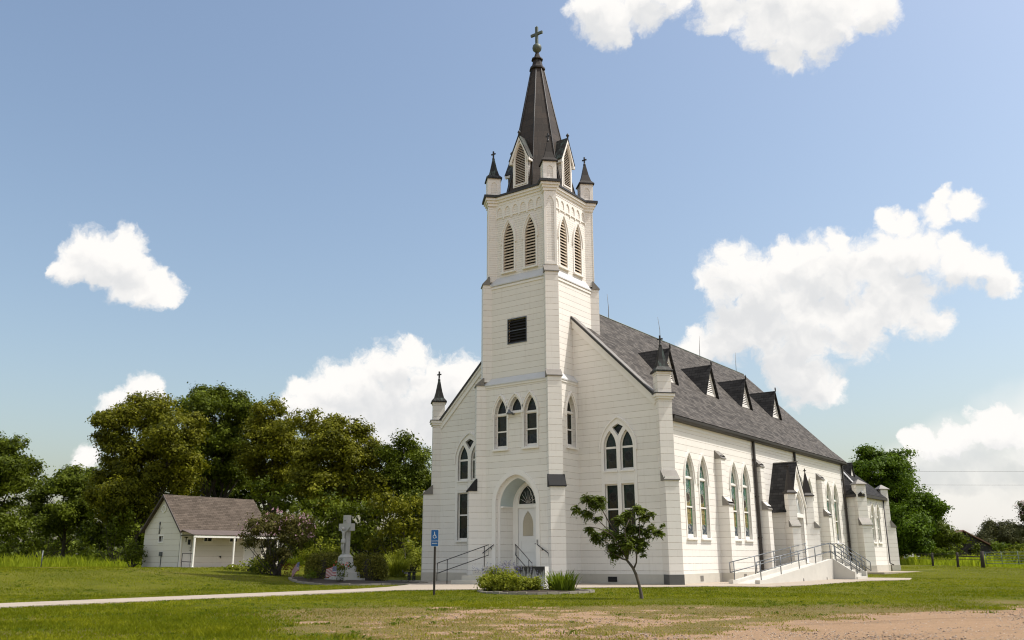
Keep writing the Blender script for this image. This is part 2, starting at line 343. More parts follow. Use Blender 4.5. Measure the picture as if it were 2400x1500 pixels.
M['leaf_b'] = leaf_mat('deep_green_tree_leaves', (0.011, 0.021, 0.002), (0.165, 0.205, 0.014), trans=0.18)
M['leaf_c'] = leaf_mat('bright_green_leaves', (0.035, 0.065, 0.006), (0.17, 0.22, 0.02), trans=0.35)
M['leaf_d'] = leaf_mat('oak_leaves_in_sun', (0.012, 0.03, 0.002), (0.155, 0.24, 0.016), trans=0.2)
M['leaf_dull'] = leaf_mat('dull_cedar_sprays', (0.034, 0.042, 0.016), (0.13, 0.13, 0.05), trans=0.12)
M['leaf_hedge'] = leaf_mat('clipped_hedge_leaves', (0.045, 0.052, 0.007), (0.26, 0.24, 0.04), trans=0.15)
M['leaf_mimosa'] = leaf_mat('dark_feathery_leaves', (0.02, 0.038, 0.007), (0.165, 0.205, 0.03), trans=0.2)
M['leaf_red'] = leaf_mat('reddish_leaves', (0.08, 0.035, 0.012), (0.24, 0.085, 0.035))
M['leaf_shrub'] = leaf_mat('yellow_green_shrub_leaves', (0.07, 0.095, 0.008), (0.33, 0.34, 0.035), trans=0.3)
M['pink'] = leaf_mat('pale_pink_blossom', (0.42, 0.20, 0.30), (0.72, 0.48, 0.58), trans=0.3)
M['leaf_myrtle'] = leaf_mat('olive_myrtle_leaves', (0.03, 0.038, 0.007), (0.17, 0.145, 0.035), trans=0.2)
M['redflower'] = leaf_mat('coral_red_rose', (0.50, 0.05, 0.05), (0.75, 0.14, 0.11), trans=0.2)
M['purple'] = leaf_mat('lavender_blue_flowers', (0.13, 0.12, 0.2), (0.26, 0.25, 0.36), trans=0.2)
M['grass'] = leaf_mat('lawn_grass_blades', (0.07, 0.1, 0.003), (0.275, 0.28, 0.016), trans=0.35, rough=0.7, spec=0.06)
M['meadow'] = leaf_mat('tall_meadow_blades', (0.14, 0.2, 0.008), (0.4, 0.44, 0.035), trans=0.4)
M['drygrass'] = leaf_mat('dry_grass_blades', (0.2, 0.14, 0.045), (0.44, 0.33, 0.14), trans=0.3)

# ------------------------------------------------------------------ mesh helpers
class Frame:
    def __init__(s, O, U, V, Nn):
        s.O, s.U, s.V, s.N = Vector(O), Vector(U).normalized(), Vector(V).normalized(), Vector(Nn).normalized()
    def p(s, u, v, w=0.0):
        return s.O + s.U*u + s.V*v + s.N*w

XYZ = Frame((0, 0, 0), (1, 0, 0), (0, 1, 0), (0, 0, 1))

class MB:
    """collects faces; build() links them as ONE mesh object"""
    def __init__(s):
        s.v, s.f, s.uv, s.sm, s.mi = [], [], [], [], []
        s.cur = 0
    def face(s, pts, uv=None, smooth=False):
        b = len(s.v); s.v.extend([tuple(p) for p in pts]); s.f.append(tuple(range(b, b+len(pts))))
        s.uv.append(uv); s.sm.append(smooth); s.mi.append(s.cur)
    def shape(s, verts, faces, smooth=False):
        b = len(s.v); s.v.extend([tuple(p) for p in verts])
        for f in faces:
            s.f.append(tuple(b+i for i in f)); s.uv.append(None); s.sm.append(smooth); s.mi.append(s.cur)
    def box(s, F, u0, u1, v0, v1, w0, w1):
        P = [F.p(u, v, w) for w in (w0, w1) for v in (v0, v1) for u in (u0, u1)]
        s.shape(P, [(0, 2, 3, 1), (4, 5, 7, 6), (0, 1, 5, 4), (2, 6, 7, 3), (0, 4, 6, 2), (1, 3, 7, 5)])
    def prism(s, F, poly, w0, w1):
        n = len(poly); P = [F.p(u, v, w0) for u, v in poly]+[F.p(u, v, w1) for u, v in poly]
        s.shape(P, [tuple(range(n-1, -1, -1)), tuple(range(n, 2*n))]+[(i, (i+1) % n, n+(i+1) % n, n+i) for i in range(n)])
    def loft(s, rings, cap=True, smooth=False):
        n = len(rings[0]); P = [p for r in rings for p in r]; f = []
        for k in range(len(rings)-1):
            for i in range(n):
                f.append((k*n+i, k*n+(i+1) % n, (k+1)*n+(i+1) % n, (k+1)*n+i))
        s.shape(P, f, smooth)
        if cap:
            s.face(rings[0][::-1]); s.face(rings[-1])
    def plate(s, F, outline, holes, w0, w1, back=True):
        loops = [outline]+list(holes)
        flat = [p for l in loops for p in l]
        tris = tessellate_polygon([[Vector((u, v, 0)) for u, v in l] for l in loops])
        b = len(flat)
        P = [F.p(u, v, w1) for u, v in flat]+[F.p(u, v, w0) for u, v in flat]
        f = [tuple(t) for t in tris]
        if back: f += [tuple(b+i for i in t[::-1]) for t in tris]
        k = 0
        for l in loops:
            n = len(l)
            for i in range(n):
                a, c = k+i, k+(i+1) % n
                f.append((a, c, b+c, b+a))
            k += n
        s.shape(P, f)
    def tube(s, pts, radii, n=6, smooth=True, cap=True):
        pts = [Vector(p) for p in pts]
        if isinstance(radii, (int, float)): radii = [radii]*len(pts)
        rings = []; up = None
        for i, p in enumerate(pts):
            t = (pts[min(i+1, len(pts)-1)]-pts[max(i-1, 0)]).normalized()
            if up is None:
                up = Vector((0, 0, 1)) if abs(t.z) < 0.9 else Vector((1, 0, 0))
            a = t.cross(up)
            if a.length < 1e-5: a = t.orthogonal()
            a.normalize(); bvec = a.cross(t).normalized(); up = bvec
            rings.append([p+(a*math.cos(2*PI*k/n)+bvec*math.sin(2*PI*k/n))*radii[i] for k in range(n)])
        s.loft(rings, cap, smooth)
    def lathe(s, F, prof, n=16, smooth=True, rot=0.0):
        rings = [[F.p(r*math.cos(2*PI*k/n+rot), r*math.sin(2*PI*k/n+rot), z) for k in range(n)] for r, z in prof]
        s.loft(rings, True, smooth)
    def build(s, name, mat, parent=None, recalc=True):
        me = bpy.data.meshes.new(name)
        me.from_pydata(s.v, [], s.f)
        for m in (mat if isinstance(mat, (list, tuple)) else [mat]): me.materials.append(m)
        me.polygons.foreach_set('use_smooth', s.sm); me.polygons.foreach_set('material_index', s.mi)
        if any(u is not None for u in s.uv):
            ul = me.uv_layers.new(name='UVMap'); k = 0; buf = []
            for f, u in zip(s.f, s.uv):
                buf.extend([c for q in (u if u is not None else [(0, 0)]*len(f)) for c in q])
            ul.data.foreach_set('uv', buf)
        if recalc:
            bm = bmesh.new(); bm.from_mesh(me); bmesh.ops.remove_doubles(bm, verts=bm.verts, dist=1e-5)
            bmesh.ops.recalc_face_normals(bm, faces=bm.faces); bm.to_mesh(me); bm.free()
        me.update()
        o = bpy.data.objects.new(name, me); COL.objects.link(o)
        if parent is not None: o.parent = parent
        return o

def tag(o, label=None, cat=None, group=None, kind=None):
    if label: o['label'] = label
    if cat: o['category'] = cat
    if group: o['group'] = group
    if kind: o['kind'] = kind
    return o

def empty(name, loc=(0, 0, 0), rz=0.0):
    o = bpy.data.objects.new(name, None); COL.objects.link(o); o.location = loc; o.rotation_euler = (0, 0, rz)
    o.empty_display_size = 0.3
    return o

def bx(name, mat, parent, *boxes, F=XYZ):
    m = MB()
    for b in boxes: m.box(F, *b)
    return m.build(name, mat, parent)

def text_mesh(body, size, F, mb, depth=0.004, bold=0.0):
    cu_ = bpy.data.curves.new('lettering', 'FONT'); cu_.body = body; cu_.size = size; cu_.align_x = 'CENTER'; cu_.align_y = 'CENTER'
    cu_.offset = bold; cu_.resolution_u = 3
    ob = bpy.data.objects.new('lettering', cu_); COL.objects.link(ob)
    bpy.context.view_layer.update()
    me = bpy.data.meshes.new_from_object(ob.evaluated_get(bpy.context.evaluated_depsgraph_get()))
    vs = [F.p(v.co.x, v.co.y, depth) for v in me.vertices]
    mb.shape(vs, [tuple(p.vertices) for p in me.polygons])
    bpy.data.objects.remove(ob); bpy.data.meshes.remove(me); bpy.data.curves.remove(cu_)

# arches -----------------------------------------------------------
def arch_hw(hw, zs, za, z):
    if z <= zs: return hw
    h = za-zs; R = (hw*hw+h*h)/(2*hw)
    return max(0.0, hw-R+math.sqrt(max(0, R*R-(z-zs)**2)))

def arch(c, hw, z0, zs, za, n=9):
    h = za-zs; R = (hw*hw+h*h)/(2*hw); a1 = math.asin(min(1, h/R)) if R >= h and hw <= R else PI/2
    if h > hw and R > hw: a1 = math.asin(h/R)
    P = [(c-hw, z0), (c+hw, z0)]
    if zs > z0+1e-6: right = [(c+hw-R+R*math.cos(a1*i/n), zs+R*math.sin(a1*i/n)) for i in range(n+1)]
    else: right = [(c+hw-R+R*math.cos(a1*i/n), zs+R*math.sin(a1*i/n)) for i in range(1, n+1)]
    left = [(2*c-u, v) for u, v in right[:-1]][::-1]
    return P+right+left

def arch_above(c, hw, zs, za, zlo, inset=0.0, n=9):
    """the part of an arch above zlo, drawn in by inset"""
    hw2 = hw-inset; za2 = za-inset*1.4
    zz = [zlo+(za2-zlo)*math.sin(PI/2*i/n) for i in range(n+1)]
    R = [(c+arch_hw(hw2, zs, za2, z), z) for z in zz]; R[-1] = (c, za2)
    return R+[(2*c-u, v) for u, v in R[:-1]][::-1]

def hood(mb, F, c, hw, zs, za, wid, w0, w1, drop=0.12):
    o = arch(c, hw+wid, zs-drop, zs, za+wid*1.35)[1:]+[arch(c, hw+wid, zs-drop, zs, za+wid*1.35)[0]]
    i = arch(c, hw, zs-drop, zs, za); i = i[1:]+[i[0]]
    n = len(o)
    for k in range(n-1):
        mb.prism(F, [i[k], o[k], o[k+1], i[k+1]], w0, w1)

def lancet(parent, F, c, hw, z0, zs, za, glass, transom=None, rail=None, depth=0.125, casing=0.085, sill=True, short=None, nm='window'):
    """pointed sash window; returns the hole to cut in the wall"""
    hole = arch(c, hw, z0, zs, za)
    m = MB()
    m.plate(F, arch(c, hw+casing, z0-0.03, zs, za+casing*1.35), [hole], -0.01, 0.035)
    hood(m, F, c, hw+casing, zs, za+casing*1.35, 0.06, 0.0, 0.085)
    m.box(F, c-hw-casing-0.03, c+hw+casing+0.03, z0-0.11, z0-0.03, -0.01, 0.11)
    o = m.build(nm, M['trim'], parent)
    g = MB(); s = MB()
    holes = []
    tr = transom if transom else zs
    zb = z0
    top = arch_above(c, hw, zs, za, tr+0.06, 0.05); holes.append(top)
    if rail:
        holes.append([(c-hw+.06, rail+.03), (c+hw-.06, rail+.03), (c+hw-.06, tr-.09), (c-hw+.06, tr-.09)])
        holes.append([(c-hw+.06, z0+.16), (c+hw-.06, z0+.16), (c+hw-.06, rail-.03), (c-hw+.06, rail-.03)])
    elif tr-z0 > 0.4:
        holes.append([(c-hw+.06, z0+.12), (c+hw-.06, z0+.12), (c+hw-.06, tr-.09), (c-hw+.06, tr-.09)])
    s.plate(F, hole, holes, -depth-0.03, -depth+0.02)
    s.box(F, c-hw, c+hw, tr-0.06, tr+0.02, -depth+0.02, -depth+0.07)
    if rail: s.box(F, c-hw+.03, c+hw-.03, rail-0.035, rail+0.035, -depth+0.02, -depth+0.045)
    s.build('sash', M['trim'], o)
    g.face([F.p(u, v, -depth) for u, v in hole], [((u-c)/(2*hw)+0.5, v-z0) for u, v in hole])
    g.build('glass', glass, o, recalc=False)
    return hole

def louvered(parent, F, c, hw, z0, zs, za, nm='louver_window', pitch=0.165, casing=0.1, hd=True):
    hole = arch(c, hw, z0, zs, za)
    m = MB()
    m.plate(F, arch(c, hw+casing, z0-0.03, zs, za+casing*1.35), [hole], -0.01, 0.04)
    if hd: hood(m, F, c, hw+casing, zs, za+casing*1.35, 0.06, 0.0, 0.09)
    m.box(F, c-hw-casing-0.03, c+hw+casing+0.03, z0-0.12, z0-0.03, -0.01, 0.12)
    o = m.build(nm, M['trim'], parent)
    s = MB()
    z = z0+0.03
    while z < za-0.12:
        h = min(arch_hw(hw, zs, za, z+pitch*0.75), arch_hw(hw, zs, za, z))
        if h > 0.03:
            s.shape([F.p(c-h, z, 0.0), F.p(c+h, z, 0.0), F.p(c+h, z+pitch*0.72, -0.13), F.p(c-h, z+pitch*0.72, -0.13),
                     F.p(c-h, z+0.062, 0.0), F.p(c+h, z+0.062, 0.0), F.p(c+h, z+pitch*0.72+.03, -0.13), F.p(c-h, z+pitch*0.72+.03, -0.13)],
                    [(0, 1, 2, 3), (4, 7, 6, 5), (0, 4, 5, 1), (3, 2, 6, 7), (0, 3, 7, 4), (1, 5, 6, 2)])
        z += pitch
    s.build('louver', M['louver'], o)
    b = MB(); b.face([F.p(u, v, -0.16) for u, v in hole]); b.build('backing', M['black'], o, recalc=False)
    return hole

def slope_quad(mb, pts, uaxis, origin):
    """a roof face with UV in metres: u along uaxis, v up the slope"""
    P = [Vector(p) for p in pts]; n = (P[1]-P[0]).cross(P[2]-P[0]).normalized()
    ua = Vector(uaxis); ua = (ua-n*ua.dot(n)).normalized(); va = n.cross(ua)
    if va.z < 0: va = -va
    O = Vector(origin)
    mb.face(P, [((p-O).dot(ua), (p-O).dot(va)) for p in P])

def cross(mb, F, z0, z1, arm_z, arm, t):
    mb.box(F, -t, t, -t, t, z0, z1)
    mb.box(F, -arm, -t, -t*.95, t*.95, arm_z-t, arm_z+t); mb.box(F, t, arm, -t*.95, t*.95, arm_z-t, arm_z+t)

# ------------------------------------------------------------------ lie of the land
def sstep(x): x = np.clip(x, 0, 1); return x*x*(3-2*x)
def gz(x, y):
    x = np.asarray(x, float); y = np.asarray(y, float)
    r1 = 0.72*sstep((-7.0-x)/12.5)
    r2 = 0.48*sstep((y-20.0)/30.0)
    far = 0.12*sstep((np.hypot(x-25, y+37)-90)/120)
    return np.maximum(r1, r2)+far
def gzf(x, y): return float(gz(x, y))

def vnoise(x, y, s, seed=0):
    """value noise, numpy"""
    x = x/s; y = y/s; xi = np.floor(x).astype(np.int64); yi = np.floor(y).astype(np.int64); fx = x-xi; fy = y-yi
    fx = fx*fx*(3-2*fx); fy = fy*fy*(3-2*fy)
    def h(a, b):
        n = (a*374761393+b*668265263+seed*974634221) & 0xffffffff
        n = ((n ^ (n >> 13))*1274126177) & 0xffffffff
        return ((n ^ (n >> 16)) & 0xffff)/65535.0
    return (h(xi, yi)*(1-fx)+h(xi+1, yi)*fx)*(1-fy)+(h(xi, yi+1)*(1-fx)+h(xi+1, yi+1)*fx)*fy
def fbm(x, y, s, oct=4, seed=0):
    r = 0; a = 0.5; t = 0
    for i in range(oct):
        r = r+a*vnoise(x, y, s/(2**i), seed+i*17); t += a; a *= 0.55
    return r/t

def drive_edge(y):
    """the left edge of the dirt drive, x for a given y"""
    return np.interp(y, [-80, -45, -34, -29, -22.4, -18.7, -15.9, -13.5, -10.8, -5, 20, 60], [-20, 3, 15.0, 18.0, 18.9, 18.9, 19.5, 20.7, 22.1, 25.6, 41, 64])  # behind the camera the dirt is widened, unseen, for warm bounce light
def dirt_mask(x, y):
    """0 lawn .. 1 bare dirt"""
    n = fbm(x, y, 1.5, 4, 5); n2 = fbm(x, y, 0.45, 3, 9); n3 = fbm(x, y, 4.5, 3, 2)
    dd = x-drive_edge(y)
    d = sstep((dd+(n3-0.5)*2.4+(n-0.5)*2.6+(n2-0.5)*2.2)/1.5+0.35)
    d = np.where(dd > 2.5, np.maximum(d, .93), d)
    # worn sandy patch on the lawn in front
    zone = np.exp(-((x-15.2)/5.4)**2*0.8-((y+21.6)/4.8)**2*0.8)
    p = sstep((zone*1.0+(n-0.5)*1.5+(n2-0.5)*3.0+(n3-.5)*.9-0.55)/0.75)*sstep(zone*2.6)
    spots = sstep((n*0.55+n2*0.6-0.80)/0.12)*sstep((36-np.hypot(x-25, y+37))/12)*0.7
    return np.clip(np.maximum(np.maximum(d, p*0.9), spots), 0, 1)
def dry_mask(x, y):
    n = fbm(x, y, 3.0, 4, 31); n2 = fbm(x, y, 0.9, 3, 37)
    zone = np.exp(-((x-15.5)/5.6)**2-((y+20.5)/5.6)**2)
    left = np.exp(-((x+24)/11.0)**2-((y+10.8)/1.7)**2)
    dr = np.exp(-((x-drive_edge(y)+0.8)/1.6)**2)
    dd_ = -.593*(x-25.47)+.805*(y+36.97); ll_ = (.805*(x-25.47)+.593*(y+36.97))/np.maximum(dd_, 1)
    fore = sstep((25.5-dd_)/5.5)*(.25+.65*sstep((ll_+.33)/.2)*sstep((.42-ll_)/.12))
    big = fbm(x, y, 8.0, 3, 91)
    return np.clip(sstep((zone*0.9+left*0.9+dr*0.8+fore+(n-0.5)*1.3+(n2-.5)*.6+(big-.5)*.9-0.24)/0.85), 0, 1)

PATH = [(-0.95, -60), (1.05, -60), (1.2, -11.6), (3.4, -9.2), (5.8, -5.5), (8.75, -2.15), (10.1, -1.05), (11.7, -0.7), (12.35, 2.6),
        (12.4, 10.8), (13.8, 14.1), (13.0, 18.1), (10.6, 18.0), (10.4, 15.9), (8.3, 15.9), (8.3, 24), (7.3, 26), (7.0, 26), (7.0, -0.1), (-9.9, -0.1),
        (-9.9, -2.4), (-6.5, -3.2), (-3.2, -6.0), (-1.6, -9.0), (-0.95, -11.5)]
SLAB = [(8.0, 26.3), (9.4, 26.6), (11.2, 36.5), (10.8, 37.6), (8.0, 34.6)]
def inside(poly, x, y):
    r = np.zeros(np.shape(x), bool); n = len(poly)
    for i in range(n):
        x1, y1 = poly[i]; x2, y2 = poly[(i+1) % n]
        c = ((y1 > y) != (y2 > y)) & (x < (x2-x1)*(y-y1)/(y2-y1+1e-12)+x1)
        r ^= c
    return r

# ground: one sheet to the horizon, fine near the camera
def axis(fine0, fine1, step, far):
    a = list(np.arange(fine0, fine1+1e-6, step)); s = step; x = fine1
    while x < far: s *= 1.25; x += s; a.append(x)
    s = step; x = fine0; b = []
    while x > -far: s *= 1.25; x -= s; b.append(x)
    return np.array(b[::-1]+a)
gx = axis(-8, 34, 0.16, 1800); gy = axis(-32, 2, 0.16, 1800)
GX, GY = np.meshgrid(gx, gy, indexing='ij')
GZ = gz(GX, GY)
dm = dirt_mask(GX, GY); dry = dry_mask(GX, GY)
near = sstep((60-np.hypot(GX-25, GY+37))/20)
flat = (GX > -12) & (GX < 14) & (GY > -12) & (GY < 36)
GZ = GZ+np.where(flat, 0, near*((fbm(GX, GY, 2.2, 4, 77)-0.5)*0.05))-dm*near*0.02
nx, ny = GX.shape
V = np.stack([GX, GY, GZ], -1).reshape(-1, 3)
I = np.arange(nx*ny).reshape(nx, ny)
Q = np.stack([I[:-1, :-1], I[1:, :-1], I[1:, 1:], I[:-1, 1:]], -1).reshape(-1, 4)

def mesh_np(name, verts, faces, mat, attrs=None, smooth=True):
    me = bpy.data.meshes.new(name); k = faces.shape[1]
    me.vertices.add(len(verts)); me.vertices.foreach_set('co', np.ascontiguousarray(verts, np.float32).ravel())
    me.loops.add(faces.size); me.loops.foreach_set('vertex_index', np.ascontiguousarray(faces, np.int32).ravel())
    me.polygons.add(len(faces)); me.polygons.foreach_set('loop_start', np.arange(0, faces.size, k, dtype=np.int32))
    try: me.polygons.foreach_set('loop_total', np.full(len(faces), k, np.int32))
    except Exception: pass
    if smooth: me.polygons.foreach_set('use_smooth', np.ones(len(faces), bool))
    for nm, (dom, arr) in (attrs or {}).items():
        a = me.attributes.new(nm, 'FLOAT', dom); a.data.foreach_set('value', np.ascontiguousarray(arr, np.float32).ravel())
    me.update(calc_edges=True)
    me.materials.append(mat)
    o = bpy.data.objects.new(name, me); COL.objects.link(o)
    return o

def ground_material():
    m, nt, b, o = new_mat('lawn_and_dirt')
    p = pos(nt)
    a1 = N(nt, 'ShaderNodeAttribute'); a1.attribute_name = 'dirt'
    a2 = N(nt, 'ShaderNodeAttribute'); a2.attribute_name = 'dry'
    st = N(nt, 'ShaderNodeMapping'); st.inputs['Scale'].default_value = (1, 1, 0.2); nt.links.new(p, st.inputs['Vector'])
    n1 = noise(nt, p, 0.35, 5, 0.6); n2 = noise(nt, p, 5.0, 6, 0.7); n3 = noise(nt, p, 28.0, 4, 0.7)
    g = mixc(nt, n2, (0.055, 0.070, 0.005), (0.130, 0.135, 0.014))
    g = mixc(nt, smooth(nt, n1, 0.35, 0.7), g, mixc(nt, n3, (0.095, 0.108, 0.008), (0.175, 0.165, 0.020)))
    dryc = mixc(nt, n2, (0.16, 0.115, 0.05), (0.30, 0.22, 0.11))
    g = mixc(nt, math_node(nt, 'MULTIPLY', a2.outputs['Fac'], smooth(nt, n3, 0.2, 0.7)), g, dryc)
    dirt = mixc(nt, n2, (0.33, 0.205, 0.115), (0.47, 0.315, 0.19))
    dirt = mixc(nt, math_node(nt, 'MULTIPLY', smooth(nt, noise(nt, p, 0.8, 5, .65), .5, .75), .55), dirt, (0.26, 0.175, 0.11))
    s2 = N(nt, 'ShaderNodeSeparateXYZ'); nt.links.new(p, s2.inputs[0])      # wheel tracks along the drive
    ac = math_node(nt, 'ADD', math_node(nt, 'MULTIPLY', s2.outputs[0], .86), math_node(nt, 'MULTIPLY', s2.outputs[1], -.51))
    al = math_node(nt, 'ADD', math_node(nt, 'MULTIPLY', s2.outputs[0], .51), math_node(nt, 'MULTIPLY', s2.outputs[1], .86))
    cv = N(nt, 'ShaderNodeCombineXYZ'); nt.links.new(math_node(nt, 'MULTIPLY', ac, 1.6), cv.inputs[0]); nt.links.new(math_node(nt, 'MULTIPLY', al, .10), cv.inputs[1])
    rut = noise(nt, cv.outputs[0], 1.0, 4, .6)
    dirt = mixc(nt, math_node(nt, 'MULTIPLY', smooth(nt, rut, .50, .68), .55), dirt, (0.22, 0.15, 0.09))
    dirt = mixc(nt, smooth(nt, n3, 0.45, 0.75), dirt, (0.27, 0.19, 0.13))
    dirt = mixc(nt, smooth(nt, noise(nt, p, 14, 3, 0.5), 0.66, 0.72), dirt, (0.11, 0.075, 0.05))
    f = smooth(nt, math_node(nt, 'ADD', a1.outputs['Fac'], math_node(nt, 'MULTIPLY', math_node(nt, 'SUBTRACT', n3, 0.5), 0.9)), 0.3, 0.65)
    c = mixc(nt, f, g, dirt)
    setin(nt, b, 'Base Color', c); setin(nt, b, 'Roughness', 0.95); setin(nt, b, 'Specular IOR Level', 0.1)
    bump(nt, b, math_node(nt, 'ADD', n3, n2), 0.9, 0.05)
    return m
ground = mesh_np('ground', V, Q, ground_material(), {'dirt': ('POINT', dm), 'dry': ('POINT', dry)})
tag(ground, kind='structure', label='green lawn with bare sandy patches and a dirt drive', cat='ground')

m = MB(); m.plate(XYZ, PATH, [], -0.15, 0.035)
walkway = m.build('walkway', M['walk']); tag(walkway, 'pale concrete walk leading to the church steps and along its walls', 'walkway', kind='structure')
m = MB(); m.plate(XYZ, SLAB, [], 0.0, 0.19)
slab = m.build('pavement', M['walk']); tag(slab, 'pale concrete slab beside the rear sacristy wing', 'pavement', kind='structure')

# ------------------------------------------------------------------ the church
church = empty('church'); tag(church, 'white wooden church with a tall dark spire and grey shingle roof', 'church')
FF = Frame((0, 0, 0), (1, 0, 0), (0, 0, 1), (0, -1, 0))            # facade: u = x, v = z
def FS(x): return Frame((x, 0, 0), (0, 1, 0), (0, 0, 1), (1, 0, 0))    # right side wall at x: u = y
def FX(y): return Frame((0, y, 0), (1, 0, 0), (0, 0, 1), (0, -1, 0))
NW, NL = 7.1, 27.3                   # half width and length of the nave
RZ = 15.0; EX, EZ = 7.42, 7.62       # ridge height; eave
SL = (RZ-EZ)/EX
FT = 0.46                            # top of the foundation

def diag(cx, cy, sx, sy):
    """frame of a diagonal buttress: u across, v up, w outward from the corner"""
    return Frame((cx, cy, 0), (-sy, sx, 0), (0, 0, 1), (sx, sy, 0))

def pier(mb, F, hw, w1, z0, z1, back=0.45):
    mb.box(F, -hw, hw, z0, z1, -back, w1)
def cap(mb, F, hw, wl, wu, zl, zu, t=0.05, over=0.05):
    G = Frame(F.O, F.N, F.V, F.U)
    mb.prism(G, [(wl+over, zl-0.02), (wl+over, zl+t-0.02), (wu-0.01, zu+t), (wu-0.06, zu+t), (wu-0.06, zl-0.02)], -hw-over, hw+over)

# --- facade windows: two lancets, a quatrefoil eye, a panel and two sashes below
def facade_window(c):
    hw = 0.90; z0, zs, za = 5.2, 6.25, 7.58
    hole = [(c-0.86, 2.05)]+[(c+0.86, 2.05)]+arch(c, 0.86, 5.0, zs, za)[2:]
    m = MB()
    lan = []
    for s in (-1, 1):
        cc = c+s*0.45
        lan.append(arch(cc, 0.35, 5.22, 6.3, 7.12))
    eye = [(c, 6.86), (c+0.30, 7.28), (c, 7.44), (c-0.30, 7.28)]
    low = [[(c+s*0.45-0.35, 2.1), (c+s*0.45+0.35, 2.1), (c+s*0.45+0.35, 4.58), (c+s*0.45-0.35, 4.58)] for s in (-1, 1)]
    outer = [(c-0.96, 1.98), (c+0.96, 1.98)]+arch(c, 0.96, 5.0, zs, za+0.14)[2:]
    m.plate(FF, outer, lan+[eye]+low, -0.02, 0.045)
    hood(m, FF, c, 0.96, zs, za+0.14, 0.06, 0.0, 0.10)
    for s in (-1, 1):
        cc = c+s*0.45
        m.box(FF, cc-0.40, cc+0.40, 5.13, 5.21, -0.02, 0.10)
        # raised frame of the blank panel
        for a, b, z1, z2 in ((cc-.36, cc+.36, 5.02, 5.06), (cc-.36, cc+.36, 4.70, 4.74), (cc-.36, cc-.32, 4.74, 5.02), (cc+.32, cc+.36, 4.74, 5.02)):
            m.box(FF, a, b, z1, z2, 0.04, 0.06)
        m.box(FF, cc-0.40, cc+0.40, 2.0, 2.09, -0.02, 0.10)
    o = m.build('window', M['trim'], church)
    s = MB(); g = MB()
    for l, cc in zip(lan, (c-.45, c+.45)):
        top = arch_above(cc, 0.35, 6.3, 7.12, 6.36, 0.05)
        s.plate(FF, l, [top, [(cc-.30, 5.32), (cc+.30, 5.32), (cc+.30, 6.26), (cc-.30, 6.26)]], -0.15, -0.10)
        g.face([FF.p(u, v, -0.125) for u, v in l], [((u-cc)/0.7+0.5, v-4.0) for u, v in l])
    for l, cc in zip(low, (c-.45, c+.45)):
        s.plate(FF, l, [[(cc-.30, 3.44), (cc+.30, 3.44), (cc+.30, 4.52), (cc-.30, 4.52)], [(cc-.30, 2.22), (cc+.30, 2.22), (cc+.30, 3.37), (cc-.30, 3.37)]], -0.15, -0.10)
        g.face([FF.p(u, v, -0.125) for u, v in l], [((u-cc)/0.7+0.5, v-2.1) for u, v in l])
    g.face([FF.p(u, v, -0.125) for u, v in eye], [((u-c)/0.7+0.5, v-5.2) for u, v in eye])
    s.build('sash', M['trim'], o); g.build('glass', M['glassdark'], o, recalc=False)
    jam = MB()
    for l in lan+[eye]+low:
        n = len(l)
        for i in range(n):
            a, b = l[i], l[(i+1) % n]
            jam.face([FF.p(*a, 0.0), FF.p(*b, 0.0), FF.p(*b, -0.16), FF.p(*a, -0.16)])
    jam.build('jamb', M['trim'], o)
    return hole

holes = [facade_window(4.58), facade_window(-4.58)]
m = MB()
gab = [(-NW, FT), (NW, FT), (NW, 7.9), (0, 7.9+NW*SL), (-NW, 7.9)]
m.plate(FF, gab, holes, -0.2, 0.0)
m.build('front_wall', M['siding'], church)
# rake boards and parapet
for s in (-1, 1):
    m = MB(); mc = MB(); mk = MB()
    a = Vector((s*6.80, 0, 8.43)); b = Vector((s*2.0, 0, 8.43+4.8*SL))
    d = (b-a).normalized(); up = Vector((-d.z*s*-1, 0, 0)); nrm = Vector((-d.z, 0, d.x))
    if nrm.z < 0: nrm = -nrm
    G = Frame(a, d, nrm, (0, -1, 0)); L = (b-a).length
    m.box(G, -0.05, L, -0.34, -0.02, 0.0, 0.06); m.box(G, -0.05, L, -0.12, -0.02, 0.06, 0.12)
    mk.box(G, -0.12, L, -0.02, 0.075, -0.34, 0.17)
    mc.box(G, -0.12, L, 0.075, 0.10, -0.36, 0.12)
    m.build('rake_board', M['trim'], church); k_ = mk.build('parapet', M['flash'], church); mc.build('parapet_cap', M['metalcap'], k_)

# --- right side wall with its pairs of lancets
F = FS(NW); holes = []
PAIRS = [3.02, 8.43, 18.95, 24.3]
for c in PAIRS:
    for s in (-1, 1):
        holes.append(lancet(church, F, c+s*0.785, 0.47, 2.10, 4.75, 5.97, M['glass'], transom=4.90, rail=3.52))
m = MB(); m.plate(F, [(0.0, FT), (NL, FT), (NL, 7.62), (0.0, 7.62)], holes, -0.22, 0.0)
m.build('side_wall', M['siding'], church)
FL_ = Frame((-NW, 0, 0), (0, 1, 0), (0, 0, 1), (-1, 0, 0)); holes = []
for c in (3.02, 8.43, 13.7, 18.95, 24.3):
    for s in (-1, 1):
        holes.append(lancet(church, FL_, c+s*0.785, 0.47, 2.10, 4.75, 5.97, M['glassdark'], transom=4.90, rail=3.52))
m = MB(); m.plate(FL_, [(0.0, FT), (NL, FT), (NL, 7.62), (0.0, 7.62)], holes, -0.22, 0.0)
m.build('side_wall', M['siding'], church)
m = MB(); m.plate(FX(NL), [(-NW, FT), (NW, FT), (NW, 7.6), (0, RZ-0.1), (-NW, 7.6)], [], -0.2, 0.0); m.build('back_wall', M['siding'], church)
# frieze board under the eave
bx('eave_board', M['trim'], church, (0.2, NL, 7.2, 7.5, 0.0, 0.03), F=F)

